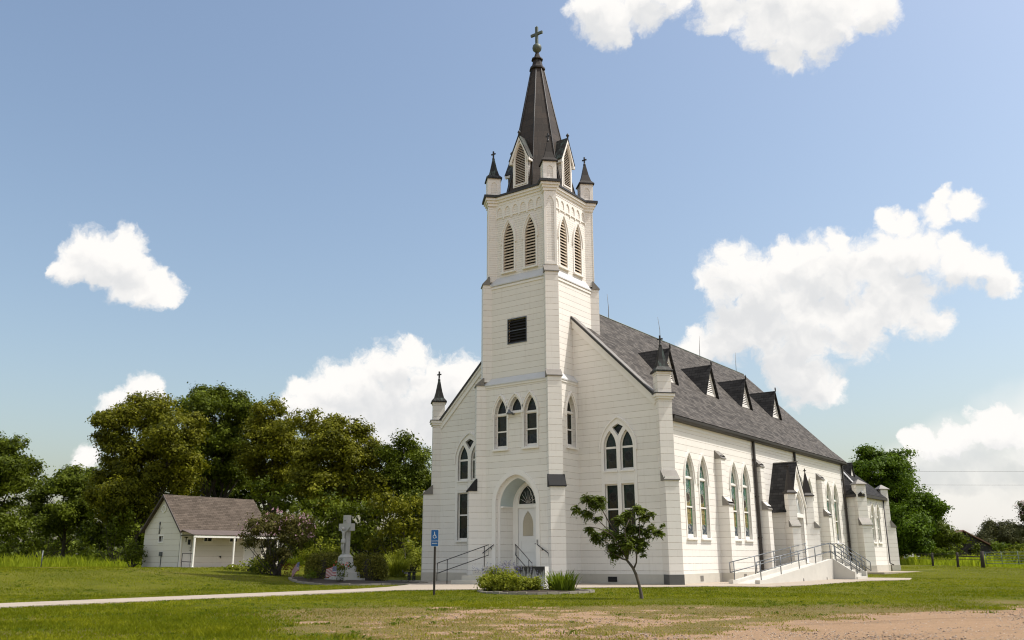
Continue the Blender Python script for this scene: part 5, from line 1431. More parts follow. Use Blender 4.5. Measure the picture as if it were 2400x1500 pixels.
g = grass_field('lawn_grass', 420000, 1, 'grass', lambda x, y, d, r: (.02+.04*r)*(.6+.9*fbm(x, y, 2.5, 3, 8))*(1-.35*dry_mask(x, y))*(1+1.0*sstep((24-d)/8)*(1-dry_mask(x, y))), lambda d: .0045+.00024*d, 13.2, 75,
                lambda x, y, r: offwalk(x, y) & (r > dirt_mask(x, y)*1.08) & (r > dry_mask(x, y)*.80))
tag(g, 'short mown green grass of the lawn around the church', 'grass', kind='stuff')
g = grass_field('dry_grass', 190000, 2, 'drygrass', lambda x, y, d, r: .015+.025*r, lambda d: .0035+.0002*d, 13.2, 60,
                lambda x, y, r: offwalk(x, y) & (r < dry_mask(x, y)*.9) & (dirt_mask(x, y) < .8), lean=.8)
tag(g, 'dry straw coloured grass on the worn parts of the lawn', 'grass', kind='stuff')
def tufts(name, n, seed, mat, sel, label):
    rng = np.random.default_rng(seed); d = 13.2*(52/13.2)**rng.random(n); l = (rng.random(n)-.5)*1.46*d
    x = 25.47-.593*d+.805*l; y = -36.97+.805*d+.593*l; k = sel(x, y, rng.random(n)); x, y = x[k], y[k]; n = len(x); m = 16
    idx = np.repeat(np.arange(n), m); sz = .5+.8*rng.random(n)
    px, py = x[idx]+rng.normal(size=n*m)*.06*sz[idx], y[idx]+rng.normal(size=n*m)*.06*sz[idx]
    a = rng.random(n*m)*2*PI; h = (.03+.045*rng.random(n*m))*sz[idx]; w = .008*(.6+.8*rng.random(n*m)); z = gz(px, py)-.01
    lx, ly = rng.normal(size=n*m)*.7*h, rng.normal(size=n*m)*.7*h
    B0 = np.stack([px-np.cos(a)*w, py-np.sin(a)*w, z], -1); B1 = np.stack([px+np.cos(a)*w, py+np.sin(a)*w, z], -1); M1 = np.stack([px+lx*.4, py+ly*.4, z+h*.7], -1); T1_ = np.stack([px+lx*1.2, py+ly*1.2, z+h*.9], -1)
    q = np.stack([np.cos(a)*w, np.sin(a)*w, 0*w], -1); Vv = np.stack([B0, B1, M1+q, T1_, M1-q], 1).reshape(-1, 3)
    o = mesh_np(name, Vv, np.arange(5*n*m).reshape(-1, 5), M[mat], {'tint': ('FACE', np.clip(.6*rng.random(n)[idx]+.4*rng.random(n*m), 0, 1))}, smooth=False)
    tag(o, label, 'weeds', kind='stuff')
tufts('lawn_weeds', 3000, 7, 'leaf_c', lambda x, y, r: offwalk(x, y) & (r < 1-.8*dry_mask(x, y)) & (dirt_mask(x, y) < .75) & (fbm(x, y, 2.2, 3, 55) > .44), 'broader leaved weeds and clover tufts in the lawn')
def stones(n, seed):
    rng = np.random.default_rng(seed); d = 12.5*(34/12.5)**rng.random(n); l = (rng.random(n)-.5)*1.46*d
    x = 25.47-.593*d+.805*l; y = -36.97+.805*d+.593*l; k = (rng.random(n) < dirt_mask(x, y)**2) & offwalk(x, y); x, y = x[k], y[k]; n = len(x)
    s = .006+.016*rng.random(n)**3; z = gz(x, y)-.018
    base = np.array([(1, 0, 0), (0, 1, 0), (-1, 0, 0), (0, -1, 0), (0, 0, .8), (0, 0, -.8)])
    R = base[None]*(.6+.8*rng.random((n, 6, 1)))*s[:, None, None]+np.stack([x, y, z+s*.3], -1)[:, None]
    f = np.array([(0, 1, 4), (1, 2, 4), (2, 3, 4), (3, 0, 4), (1, 0, 5), (2, 1, 5), (3, 2, 5), (0, 3, 5)])
    F_ = (f[None]+(np.arange(n)*6)[:, None, None]).reshape(-1, 3)
    o = mesh_np('gravel', R.reshape(-1, 3), F_, leaf_mat('gravel_stone', (.16, .11, .08), (.52, .42, .33), trans=0.0), {'tint': ('FACE', np.repeat(rng.random(n), 8))}, smooth=False)
    tag(o, 'loose small stones scattered over the dirt drive and bare patches', 'gravel', kind='stuff')
stones(60000, 8)
# tall meadow beyond the mown lawn, left and right
def box_field(name, n, seed, x0, x1, y0, y1, h0, h1, w, sel, mat='meadow'):
    rng = np.random.default_rng(seed); x = rng.uniform(x0, x1, n); y = rng.uniform(y0, y1, n); k = sel(x, y); x, y = x[k], y[k]; n = len(x)
    z = gz(x, y)-.02; a = rng.random(n)*2*PI; f = fbm(x, y, 3.0, 3, 4); h = (h0+(h1-h0)*rng.random(n))*np.clip(.2+2.6*(f-.25), .25, 1.5); ww = w*(.6+.8*rng.random(n))
    lx, ly = rng.normal(size=n)*.3*h, rng.normal(size=n)*.3*h
    B0 = np.stack([x-np.cos(a)*ww, y-np.sin(a)*ww, z], -1); B1 = np.stack([x+np.cos(a)*ww, y+np.sin(a)*ww, z], -1)
    M1 = np.stack([x+lx*.3, y+ly*.3, z+h*.6], -1); T_ = np.stack([x+lx, y+ly, z+h*.95], -1); q = np.stack([np.cos(a)*ww*.8, np.sin(a)*ww*.8, 0*ww], -1)
    Vv = np.stack([B0, B1, M1+q, T_, M1-q], 1).reshape(-1, 3)
    o = mesh_np(name, Vv, np.arange(5*n).reshape(n, 5), M[mat], {'tint': ('FACE', np.clip(f*.7+rng.random(n)*.5-.1, 0, 1))}, smooth=False)
    return o
dl = lambda x, y: -.593*(x-25.47)+.805*(y+36.97)
g = box_field('meadow_grass', 75000, 3, -75, -23, -30, 22, .28, .80, .026, lambda x, y: (dl(x, y) > 57.5) & (dl(x, y) < 84) & (x < -26-(y+6)*.0) & (y < 12))
tag(g, 'tall bright meadow grass left of the cottage under the trees', 'grass', kind='stuff')
g = box_field('meadow_grass', 60000, 4, -2, 42, 36, 92, .40, .80, .035, lambda x, y: (y > 49.5-(x-6.8)*1.14) & (y < 56+(40-x)*1.0))
tag(g, 'tall yellow green weeds behind the fence posts right of the church', 'grass', kind='stuff')

# ------------------------------------------------------------------ cottage (rest rooms) at the edge of the wood
kx0, kx1, ky0, ky1, kz = -25.45, -21.6, -5.8, .4, .70
cot = empty('cottage', (-23.5, -2.7, kz)); tag(cot, 'small white cottage with a brown shingle roof and a post porch', 'cottage')
def cb(m, name, mat, parent=cot):
    o = m.build(name, mat, None); o.parent = parent; o.matrix_parent_inverse = Matrix.Translation(cot.location).inverted() if parent is cot else Matrix(); return o
def cbx(name, mat, F, *boxes, parent=cot):
    m = MB()
    for b in boxes: m.box(F, *b)
    return cb(m, name, mat, parent)
KG = Frame((0, ky0, kz), (1, 0, 0), (0, 0, 1), (0, -1, 0)); KF = Frame((kx1, 0, kz), (0, 1, 0), (0, 0, 1), (1, 0, 0))
xm = (kx0+kx1)/2; ez, rz = 2.22, 4.22
M['cotwall'] = siding('cottage_siding', rowh=.33, brickw=5, dirt=.6, white=(.70, .66, .58))
m = MB(); gw = [(-23.86, 1.5), (-23.46, 1.5), (-23.46, 1.82), (-23.86, 1.82)]
m.plate(KG, [(kx0, 0), (kx1, 0), (kx1, ez), (xm, rz), (kx0, ez)], [gw], -.12, 0)
doors = [(-5.75, -5.06), (-1.28, -.52)]; wins = [(-4.25, -3.72), (-2.42, -1.90)]
m.plate(KF, [(ky0, 0), (ky1, 0), (ky1, ez), (ky0, ez)], [[(a, 1.52), (b, 1.52), (b, 1.84), (a, 1.84)] for a, b in wins]+[[(a, .03), (b, .03), (b, 1.98), (a, 1.98)] for a, b in doors], -.12, 0)
m.box(XYZ, kx0, kx1-.12, ky1-.12, ky1, kz, kz+ez); m.box(XYZ, kx0, kx0+.12, ky0+.12, ky1-.12, kz, kz+ez)
cb(m, 'wall', M['cotwall'])
m = MB(); ov = .22
for s in (-1, 1):
    xe = xm+s*(kx1-xm+ov*.9); zz = kz+rz-(rz-ez)*(abs(xe-xm)/(kx1-xm))
    slope_quad(m, [(xm, ky0-ov, kz+rz+.05), (xe, ky0-ov, zz+.05), (xe, ky1+ov, zz+.05), (xm, ky1+ov, kz+rz+.05)], (0, 1, 0), (xm, ky0, kz+ez))
r_ = cb(m, 'roof', M['shingle_brown']); md = r_.modifiers.new('thickness', 'SOLIDIFY'); md.thickness = .06
m = MB()
for s in (-1, 1):
    xe = xm+s*(kx1-xm+ov*.9); zz = rz-(rz-ez)*(abs(xe-xm)/(kx1-xm))
    m.prism(KG, [(xm, rz+.06), (xe, zz+.06), (xe, zz-.08), (xm, rz-.08)], ov-.02, ov+.03)
cb(m, 'barge_board', simple('dark_brown_trim', (.05, .035, .028), .6))
m = MB(); px = kx1+1.28
slope_quad(m, [(kx1+.0, ky0-.1, kz+ez-.03), (px, ky0-.1, kz+ez-.36), (px, ky1+.1, kz+ez-.36), (kx1, ky1+.1, kz+ez-.03)], (0, 1, 0), (kx1, ky0, 0))
def corrugated():
    m, nt, b, o = new_mat('rusty_corrugated_sheet'); p = pos(nt); s = N(nt, 'ShaderNodeSeparateXYZ'); nt.links.new(p, s.inputs[0])
    w = math_node(nt, 'SINE', math_node(nt, 'MULTIPLY', s.outputs[1], 2*PI/.13))
    c = mixc(nt, noise(nt, p, 3, 5), (.13, .10, .085), (.24, .19, .165)); setin(nt, b, 'Base Color', c); setin(nt, b, 'Roughness', .6); setin(nt, b, 'Metallic', .3); bump(nt, b, w, .8, .03); return m
r_ = cb(m, 'porch_roof', corrugated()); md = r_.modifiers.new('thickness', 'SOLIDIFY'); md.thickness = .03
cbx('porch_beam', M['trim'], XYZ, (px-.12, px-.03, ky0, ky1, kz+ez-.53, kz+ez-.40))
cbx('porch_end', simple('dark_porch_end', (.03, .025, .022), .6), KG, (kx1+.0, px, ez-.42, ez-.36, -.02, .05))
for y in (ky0+.08, -2.98, ky1-.1): cbx('post', M['trim'], XYZ, (px-.13, px-.03, y-.045, y+.045, kz-.1, kz+ez-.5), (px-.17, px+.01, y-.07, y+.07, kz-.1, kz+.05))
cbx('porch_floor', M['walk'], XYZ, (kx1, px+.1, ky0-.1, ky1, kz-.35, kz+.02))
for (a, b) in wins:
    w_ = cbx('window', M['trim'], KF, (a-.06, b+.06, 1.84, 1.90, -.04, .03), (a-.06, b+.06, 1.45, 1.52, -.04, .03), (a-.06, a, 1.52, 1.84, -.04, .03), (b, b+.06, 1.52, 1.84, -.04, .03), ((a+b)/2-.015, (a+b)/2+.015, 1.52, 1.84, -.05, -.01))
    m = MB(); m.box(KF, a, b, 1.52, 1.84, -.08, -.06); g_ = m.build('pane', M['window_dark'], w_)
w_ = cbx('window', M['trim'], KG, (-23.93, -23.39, 1.82, 1.89, -.04, .03), (-23.93, -23.39, 1.42, 1.50, -.04, .03), (-23.93, -23.86, 1.5, 1.82, -.04, .03), (-23.46, -23.39, 1.5, 1.82, -.04, .03), (-23.675, -23.645, 1.5, 1.82, -.05, -.01))
m = MB(); m.box(KG, -23.86, -23.46, 1.5, 1.82, -.08, -.06); m.build('pane', M['window_dark'], w_)
for i, (a, b) in enumerate(doors):
    d_ = cbx('door', M['door'], KF, (a, b, .03, 1.98, -.07, -.03))
    m = MB(); u = a+.52 if i == 0 else a+.24; m.box(KF, u-.09, u+.09, 1.30, 1.60, -.035, -.022); m.build('pane', M['window_dark'], d_)
    m = MB(); h = b-.08 if i == 0 else a+.08
    for z in (.98, 1.12): m.tube([KF.p(h, z, -.03), KF.p(h, z, .03)], .022, 6)
    m.build('handle', M['railblack'], d_)
    m = MB(); text_mesh('T', .42, Frame(KF.p(a+.30 if i == 0 else a+.55, 1.58, -.028), KF.U, KF.V, KF.N), m, .003, .008); m.build('letter', M['railblack'], d_)
    cbx('door_frame', M['trim'], KF, (a-.07, a, 0, 2.05, -.05, .03), (b, b+.07, 0, 2.05, -.05, .03), (a-.07, b+.07, 1.98, 2.05, -.05, .035))
m = MB(); m.lathe(Frame(KG.p(-23.62, 3.42, .02), (1, 0, 0), (0, 0, 1), (0, -1, 0)), [(.24, -.03), (.24, .03), (.18, .03), (.18, .0)], 8, False, PI/8)
v_ = cb(m, 'gable_vent', M['trim']); m = MB()
for i in range(7):
    z = 3.27+i*.045; m.box(KG, -23.77, -23.47, z, z+.02, .02, .035)
m.build('louver', M['fdn'], v_)
cbx('meter_box', M['rail'], KG, (-23.55, -23.36, .66, .90, 0, .12), (-23.47, -23.44, 0, .66, .01, .04))
m = MB(); m.tube([KG.p(-23.9, 1.95, .03), KG.p(-23.88, 2.6, .03)], .025, 6); m.tube([KG.p(-23.88, 2.5, .03), KG.p(-23.88, 2.66, .03)], .045, 6); m.tube([KG.p(-23.85, 1.95, .02), KG.p(-23.78, 2.2, .02), KG.p(-23.62, 2.36, .02)], .008, 4)
cb(m, 'conduit', M['rail'])
m = MB(); x = kx1+.25
for t in ([(x, ky0-.0, kz), (x, ky0, kz+.80), (px-.1, ky0+.05, kz+.78)], [(x, ky0, kz+.34), (px-.1, ky0+.05, kz+.32)]): m.tube(t, .022, 6)
cb(m, 'porch_rail', M['railblack'])
m = MB(); m.tube([KF.p(-3.05, .62, .0), KF.p(-3.05, .60, .10), KF.p(-3.05, .52, .12)], .03, 6); m.tube([KF.p(-3.11, .64, .06), KF.p(-2.99, .64, .06)], .02, 5); cb(m, 'tap', M['railblack'])
shrub('bush', [(-25.6, -6.6, 1.35, .62), (-25.2, -6.5, 1.75, .5), (-24.7, -6.35, 1.45, .5), (-25.9, -6.5, 2.0, .45), (-25.0, -6.5, 1.1, .5)], 'dark round bush against the cottage gable wall', 41, 'leaf_b', leaf=.11, cat='bush', dens=1.3)

# ------------------------------------------------------------------ crucifix and its bed
def xpl(P0, k=45/54.9):      # kept as plain numbers below
    return P0
cz0 = .06
MX, MY = -8.75, -4.80
mon = empty('crucifix_monument', (MX, MY, cz0)); tag(mon, 'white stone crucifix on a stepped pedestal between clipped hedges', 'crucifix')
def mb_(m, name, mat, parent=mon): return m.build(name, mat, parent)
C = Frame((0, 0, 0), (1, 0, 0), (0, 1, 0), (0, 0, 1))
def sqr(h, z): return [(-h, -h, z), (h, -h, z), (h, h, z), (-h, h, z)]
m = MB(); m.loft([sqr(.72, -.15), sqr(.72, .16)]); m.loft([sqr(.545, .16), sqr(.545, .46), sqr(.53, .48)]); m.loft([sqr(.40, .48), sqr(.40, .73), sqr(.385, .75)])
m.loft([sqr(.35, .75), sqr(.30, .80), sqr(.255, 1.18), sqr(.265, 1.2), sqr(.25, 1.22), sqr(.17, 1.33)])
mb_(m, 'pedestal', M['stone'])
rg = random.Random(4); m = MB()
for r_i, z in enumerate((1.12, 1.05, .90)):
    u = -.15
    while u < (.12 if r_i < 2 else .1):
        w = rg.uniform(.012, .03); hh = .022
        m.box(Frame((0, -.272-(1.18-z)*.118, z), (1, 0, 0), (0, -.12, 1), (0, -1, .12)), u, u+w*.5, -hh, hh, -.002, .002); u += w+.012
mb_(m, 'inscription', M['cornerstone'])
m = MB(); m.box(C, -.15, .15, -.13, .13, 1.33, 3.28); m.box(C, -.455, -.15, -.128, .128, 2.50, 2.86); m.box(C, .15, .455, -.128, .128, 2.50, 2.86); mb_(m, 'cross', M['stone'])
# carved figure: one continuous skinned body
def skinned(name, joints, edges, radii, mat, parent, levels=2):
    me = bpy.data.meshes.new(name); me.from_pydata(joints, edges, []); o = bpy.data.objects.new(name, me); COL.objects.link(o)
    sk = o.modifiers.new('skin', 'SKIN'); sk.use_smooth_shade = True
    for v, r in zip(me.skin_vertices[0].data, radii): v.radius = r if isinstance(r, tuple) else (r, r)
    me.skin_vertices[0].data[0].use_root = True
    ss = o.modifiers.new('sub', 'SUBSURF'); ss.levels = levels; ss.render_levels = levels
    bpy.context.view_layer.update()
    ev = bpy.data.meshes.new_from_object(o.evaluated_get(bpy.context.evaluated_depsgraph_get()))
    bpy.data.objects.remove(o); ev.name = name; ev.materials.clear(); ev.materials.append(mat)
    for p in ev.polygons: p.use_smooth = True
    o = bpy.data.objects.new(name, ev); COL.objects.link(o); o.parent = parent; return o
y0 = -.19
J = [(0, y0-.01, 2.02), (0, y0-.02, 2.20), (0, y0-.01, 2.38), (0, y0-.03, 2.50), (.01, y0-.07, 2.57), (.025, y0-.09, 2.64),
     (-.11, y0, 2.45), (-.24, y0+.02, 2.55), (-.37, y0+.03, 2.66), (-.41, y0+.02, 2.69), (.11, y0, 2.45), (.24, y0+.02, 2.55), (.37, y0+.03, 2.66), (.41, y0+.02, 2.69),
     (-.055, y0-.02, 1.94), (-.05, y0-.08, 1.70), (-.02, y0-.01, 1.46), (-.015, y0-.05, 1.36), (.055, y0-.02, 1.94), (.05, y0-.07, 1.69), (.022, y0-.01, 1.45), (.018, y0-.045, 1.37)]
Eg = [(0, 1), (1, 2), (2, 3), (3, 4), (4, 5), (2, 6), (6, 7), (7, 8), (8, 9), (2, 10), (10, 11), (11, 12), (12, 13), (0, 14), (14, 15), (15, 16), (16, 17), (0, 18), (18, 19), (19, 20), (20, 21)]
Rd = [(.085, .065), (.078, .06), (.10, .065), .035, .052, .045, .04, .033, .024, .022, .04, .033, .024, .022, .06, .045, .03, .024, .06, .045, .03, .024]
fig = skinned('figure', J, Eg, Rd, M['stone'], mon)
m = MB(); m.lathe(Frame((0, y0-.015, 1.86), (1, 0, 0), (0, .75, 0), (0, 0, 1)), [(.115, 0), (.125, .08), (.11, .2), (.10, .22)], 12); m.build('loincloth', M['stone'], fig)
m = MB(); m.lathe(Frame((.015, y0-.075, 2.58), (1, 0, 0), (0, 1, 0), (0, 0, 1)), [(.035, -.06), (.068, -.03), (.072, .03), (.06, .07), (.03, .1)], 10); m.build('hair', M['stone'], fig)
m = MB(); m.box(C, -.10, .10, -.15, -.13, 2.93, 3.06); mb_(m, 'plaque', M['stone'])
m = MB(); text_mesh('INRI', .075, Frame((0, -.151, 2.995), (1, 0, 0), (0, 0, 1), (0, -1, 0)), m, .003, .002); mb_(m, 'inscription', M['cornerstone'])

# bed: soil and a kerb of pale stones
BED = [(-11.6, -5.6), (-10.2, -6.9), (-7.6, -7.9), (-5.3, -7.7), (-4.2, -6.2), (-4.0, -4.4), (-5.2, -2.7), (-8.0, -2.0), (-10.6, -3.2)]
def bed(name, poly, label, kerb_label):
    m = MB(); zz = gzf(sum(p[0] for p in poly)/len(poly), sum(p[1] for p in poly)/len(poly))
    pts = []
    n = len(poly)
    for i in range(n):      # rounded outline
        p0, p1, p2, p3 = [Vector((*poly[(i+k-1) % n], 0)) for k in range(4)]
        for t in (0, .25, .5, .75):
            q = .5*((2*p1)+(-p0+p2)*t+(2*p0-5*p1+4*p2-p3)*t*t+(-p0+3*p1-3*p2+p3)*t**3); pts.append((q.x, q.y))
    ring = [(x, y) for x, y in pts]; c = (sum(x for x, _ in ring)/len(ring), sum(y for _, y in ring)/len(ring))
    for i in range(len(ring)):
        a, b = ring[i], ring[(i+1) % len(ring)]
        m.face([(a[0], a[1], gzf(*a)+.03), (b[0], b[1], gzf(*b)+.03), (c[0], c[1], gzf(*c)+.14)])
    s_ = m.build(name, M['soil']); tag(s_, label, 'flower bed', kind='structure')
    m = MB(); rg = random.Random(len(poly)); n = len(ring)
    for i in range(n):
        a = Vector((*ring[i], 0)); b = Vector((*ring[(i+1) % n], 0)); d = (b-a); L = d.length
        if L < .02: continue
        G = Frame((a.x, a.y, gzf(a.x, a.y)), d, Vector((-d.y, d.x, 0)), (0, 0, 1)); k = max(1, int(L/.45))
        for j in range(k):
            m.box(G, L*j/k+.008, L*(j+1)/k-.008, -.07+rg.uniform(-.012, .012), .07+rg.uniform(-.012, .012), -.1, .075+rg.uniform(-.02, .02))
    e_ = m.build('bed_edging', M['edging']); tag(e_, kerb_label, 'edging')
bed('flower_bed', BED, 'dark soil bed under the crucifix hedges', 'pale stone edging curving round the crucifix bed')
def hedge(name, cx, cy, lx, ly, h, label, seed):
    rng = np.random.default_rng(seed); z0 = gzf(cx, cy)+.05
    root = empty(name, (cx, cy, z0)); tag(root, label, 'hedge')
    n = 9000
    d = unit(rng, n); d[:, 2] = np.abs(d[:, 2]); s = (.80+.22*rng.random(n))
    e = np.sign(d)*np.abs(d)**.62
    P = e*np.array([lx, ly, h])*s[:, None]
    ca, sa = .805, .593
    P = np.stack([P[:, 0]*ca-P[:, 1]*sa, P[:, 0]*sa+P[:, 1]*ca, P[:, 2]], -1)
    P[:, :2] += rng.normal(size=(n, 2))*.06; P[:, 2] += .02+rng.normal(size=n)*.045
    A = unit(rng, n); B = np.cross(A, unit(rng, n)); B /= np.linalg.norm(B, axis=1, keepdims=True); L = .045*(.6+.8*rng.random(n))
    quads('foliage', P, A*L[:, None], B*(L*.55)[:, None], np.clip(rng.random(n)*.8+.1*rng.normal(size=n), 0, 1), M['leaf_hedge'], root)
    m = MB(); m.lathe(Frame((0, 0, 0), (ca*lx, sa*lx, 0), (-sa*ly, ca*ly, 0), (0, 0, 1)), [(.6, 0), (.66, h*.4), (.5, h*.7), (.15, h*.8)], 14)
    G = m
    core = MB()
    for a, b in ((.6, 0), (.70, h*.4)): pass
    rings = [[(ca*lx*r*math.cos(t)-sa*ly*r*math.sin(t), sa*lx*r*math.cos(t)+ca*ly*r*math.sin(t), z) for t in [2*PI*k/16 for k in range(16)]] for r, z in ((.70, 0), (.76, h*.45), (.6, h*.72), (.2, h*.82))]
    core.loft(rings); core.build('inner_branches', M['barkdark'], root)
    return root
hedge('clipped_hedge', -10.25, -4.75, 1.0, .75, 1.28, 'rounded clipped hedge left of the stone crucifix', 51)
hedge('clipped_hedge', -8.35, -3.6, 1.0, .75, 1.32, 'rounded clipped hedge right of the stone crucifix', 52)
t_ = empty('fountain_grass', (-11.0, 1.4, .18)); tag(t_, 'fountain of long arching green blades right of the hedge', 'ornamental grass')
blades('blades', (0, 0, 0), 'leaf_shrub', 53, 520, 1.6, 1.3, 1.9, .028, t_, .45, 5)
rb = shrub('rose_bush', [(-7.7, -6.05, .62, .32), (-7.5, -5.9, .85, .25), (-7.9, -6.15, .9, .25), (-7.6, -6.05, .4, .3)], 'small rose bush with coral flowers before the pedestal', 54, 'leaf_b', leaf=.08, cat='rose bush', dens=1.3, rstem=.012)
blossoms(rb, [(-7.7, -6.05, .72, .38)], 9, 6, .04, 'redflower', 55, name='roses')
shrub('ground_shrub', [(-9.8, -6.2, .35, .26), (-9.3, -6.35, .35, .24), (-10.2, -6.0, .32, .22)], 'low bright green shrub at the left front of the crucifix bed', 56, 'leaf_c', leaf=.08, dens=1.3, rstem=.01)
shrub('ground_shrub', [(-12.4, -5.3, .72, .33), (-12.1, -5.1, .62, .3), (-12.7, -5.4, .6, .28)], 'low reddish leaved shrub left of the hedge', 57, 'leaf_red', leaf=.09, dens=1.0, rstem=.01)
fl = shrub('ground_shrub', [(-5.6, -4.0, .30, .22), (-5.3, -3.7, .34, .2)], 'dark little plant with blue flowers at the right end of the bed', 58, 'leaf_b', leaf=.06, dens=1.0, rstem=.008)
blossoms(fl, [(-5.5, -3.9, .38, .22)], 6, 5, .03, 'purple', 59)
# small flags on sticks
def flag_mat():
    m, nt, b, o = new_mat('striped_flag_cloth'); uv = uvn(nt); s = N(nt, 'ShaderNodeSeparateXYZ'); nt.links.new(uv, s.inputs[0])
    st = math_node(nt, 'GREATER_THAN', math_node(nt, 'MODULO', math_node(nt, 'MULTIPLY', s.outputs[1], 6.5), 1.0), .5)
    c = mixc(nt, st, (.25, .02, .03), (.45, .43, .42))
    cant = math_node(nt, 'MULTIPLY', math_node(nt, 'LESS_THAN', s.outputs[0], .4), math_node(nt, 'GREATER_THAN', s.outputs[1], 6/13))
    mp = N(nt, 'ShaderNodeMapping'); mp.inputs['Scale'].default_value = (15, 16.7, 1); nt.links.new(uv, mp.inputs['Vector'])
    vf = vmath(nt, 'SUBTRACT', vmath(nt, 'FRACTION', mp.outputs[0]), (.5, .5, 0)); star = math_node(nt, 'LESS_THAN', vmath(nt, 'LENGTH', vf), .22)
    c = mixc(nt, cant, c, mixc(nt, star, (.02, .03, .12), (.7, .7, .7))); setin(nt, b, 'Base Color', c); setin(nt, b, 'Roughness', .8); return m
FM = flag_mat()
def flag(x, y, dx, dy, label, lean, droop, size=.5):
    z = gzf(x, y); r = empty('small_flag', (x, y, z)); tag(r, label, 'flag')
    m = MB(); m.tube([(0, 0, 0), (lean[0], lean[1], .85)], .008, 6); m.build('stick', M['bark'], r)
    m = MB(); nu, nv = 10, 6; g = {}
    for i in range(nu+1):
        for j in range(nv+1):
            u, v = i/nu, j/nv; hgt = .82-.42*(1-v)
            bx_ = lean[0]*hgt/.85+dx*u*size+.03*math.sin(u*7+v*2)*(-dy); by_ = lean[1]*hgt/.85+dy*u*size+.03*math.sin(u*7+v*2)*dx
            g[i, j] = (bx_, by_, hgt-droop*u*u+.015*math.sin(u*6))
    for i in range(nu):
        for j in range(nv):
            m.face([g[i, j], g[i+1, j], g[i+1, j+1], g[i, j+1]], [(i/nu, j/nv), ((i+1)/nu, j/nv), ((i+1)/nu, (j+1)/nv), (i/nu, (j+1)/nv)], True)
    m.build('cloth', FM, r)
flag(-7.1, -6.9, -.83, -.56, 'small stars and stripes flag flying in front of the pedestal', (.0, .0), .10, .5)
flag(-11.2, -5.7, -.70, -.5, 'small drooping stars and stripes flag at the left end of the bed', (.02, .0), .42, .42)

# flowering bush and plants round the cottage
CM = [(-13.9, -6.3, 2.75, .75), (-13.1, -5.7, 3.05, .8), (-12.3, -5.1, 2.85, .75), (-14.3, -6.6, 2.2, .65), (-13.2, -5.8, 2.25, .85), (-12.2, -5.0, 2.1, .75), (-11.8, -4.7, 2.7, .5), (-13.6, -6.0, 3.2, .45), (-12.6, -5.4, 1.5, .6), (-13.3, -5.8, 1.4, .55)]
cm = shrub('flowering_bush', CM, 'large crepe myrtle bush full of pale pink flowers beside the cottage', 61, 'leaf_myrtle', leaf=.11, cat='bush', dens=1.7, cr=.3, per=24, rstem=.035)
blossoms(cm, CM[:8], 125, 7, .048, 'pink', 62)
shrub('leafy_bush', [(-12.0, -3.6, 1.6, .7), (-11.5, -3.0, 1.2, .7), (-12.5, -3.9, 1.1, .6), (-11.1, -2.8, 1.7, .45)], 'loose yellow green bush between the pink bush and the hedge', 63, 'leaf_shrub', leaf=.13, cat='bush', dens=.8)
shrub('leafy_bush', [(-15.9, -5.6, .85, .42), (-15.3, -5.2, .85, .42), (-16.4, -5.9, .7, .32), (-14.8, -5.2, .8, .4)], 'low grassy yellow green shrub at the foot of the pink bush', 64, 'leaf_shrub', leaf=.16, cat='shrub', dens=.8)
shrub('leafy_bush', [(-14.2, -6.0, .8, .5), (-13.4, -5.6, .75, .5), (-13.9, -5.5, 1.2, .5)], 'dark shady shrub under the pink bush', 65, 'leaf_b', leaf=.12, cat='shrub', dens=.9)
shrub('leafy_bush', [(-14.2, 5.8, 1.5, .85), (-14.9, 5.2, 1.2, .8), (-13.5, 6.3, 1.2, .8), (-13.2, 6.7, 1.8, .55), (-14.0, 5.6, 2.0, .5)], 'yellow green bush beside the left church corner', 66, 'leaf_shrub', leaf=.13, cat='bush', dens=.9)
m = MB(); m.box(XYZ, -8.35, -8.22, -.6, -.48, .0, .5); m.box(XYZ, -8.0, -7.87, -.6, -.48, .0, .5); m.box(XYZ, -8.4, -7.82, -.64, -.44, .44, .5)
tag(m.build('garden_bench', M['railblack']), 'small dark bench end by the left church corner', 'bench')

# ------------------------------------------------------------------ parking sign
SX, SY = 5.36, -14.04
sg = empty('parking_sign', (SX, SY, 0)); tag(sg, 'blue wheelchair parking sign on a dark post in the lawn', 'sign')
m = MB(); m.box(C, -.032, .032, -.02, .02, -.2, 2.0); m.build('post', simple('dark_brown_post', (.035, .025, .02), .5), sg)
sg.rotation_euler = (0, 0, rad(19))
SF = Frame((.0, -.022, 1.85), (1, 0, 0), (0, 0, 1), (0, -1, 0))
def rrect(w, h, r, n=5):
    P = []
    for cx, cy, a0 in ((w-r, -h+r, -PI/2), (w-r, h-r, 0), (-w+r, h-r, PI/2), (-w+r, -h+r, PI)):
        for i in range(n+1): a = a0+PI/2*i/n; P.append((cx+r*math.cos(a), cy+r*math.sin(a)))
    return P
m = MB(); m.prism(SF, rrect(.142, .275, .03), 0, .006); pn = m.build('panel', simple('white_sign_border', (.75, .76, .76), .4, var=.05), sg)
m = MB(); m.prism(SF, rrect(.130, .263, .024), .006, .009); m.build('blue_field', simple('sign_blue', (.012, .13, .40), .35, var=.06), pn)
m = MB(); w = .0115
def stroke(pts, wd=.011, z0=.009, z1=.012):
    for a, b in zip(pts, pts[1:]):
        d = Vector((b[0]-a[0], b[1]-a[1], 0)); n_ = Vector((-d.y, d.x, 0)).normalized()*wd
        m.prism(SF, [(a[0]-n_.x, a[1]-n_.y), (b[0]-n_.x, b[1]-n_.y), (b[0]+n_.x, b[1]+n_.y), (a[0]+n_.x, a[1]+n_.y)], z0, z1)
hd = (-.012, .19); m.prism(SF, [(hd[0]+.017*math.cos(t), hd[1]+.017*math.sin(t)) for t in [2*PI*k/14 for k in range(14)]], .009, .012)
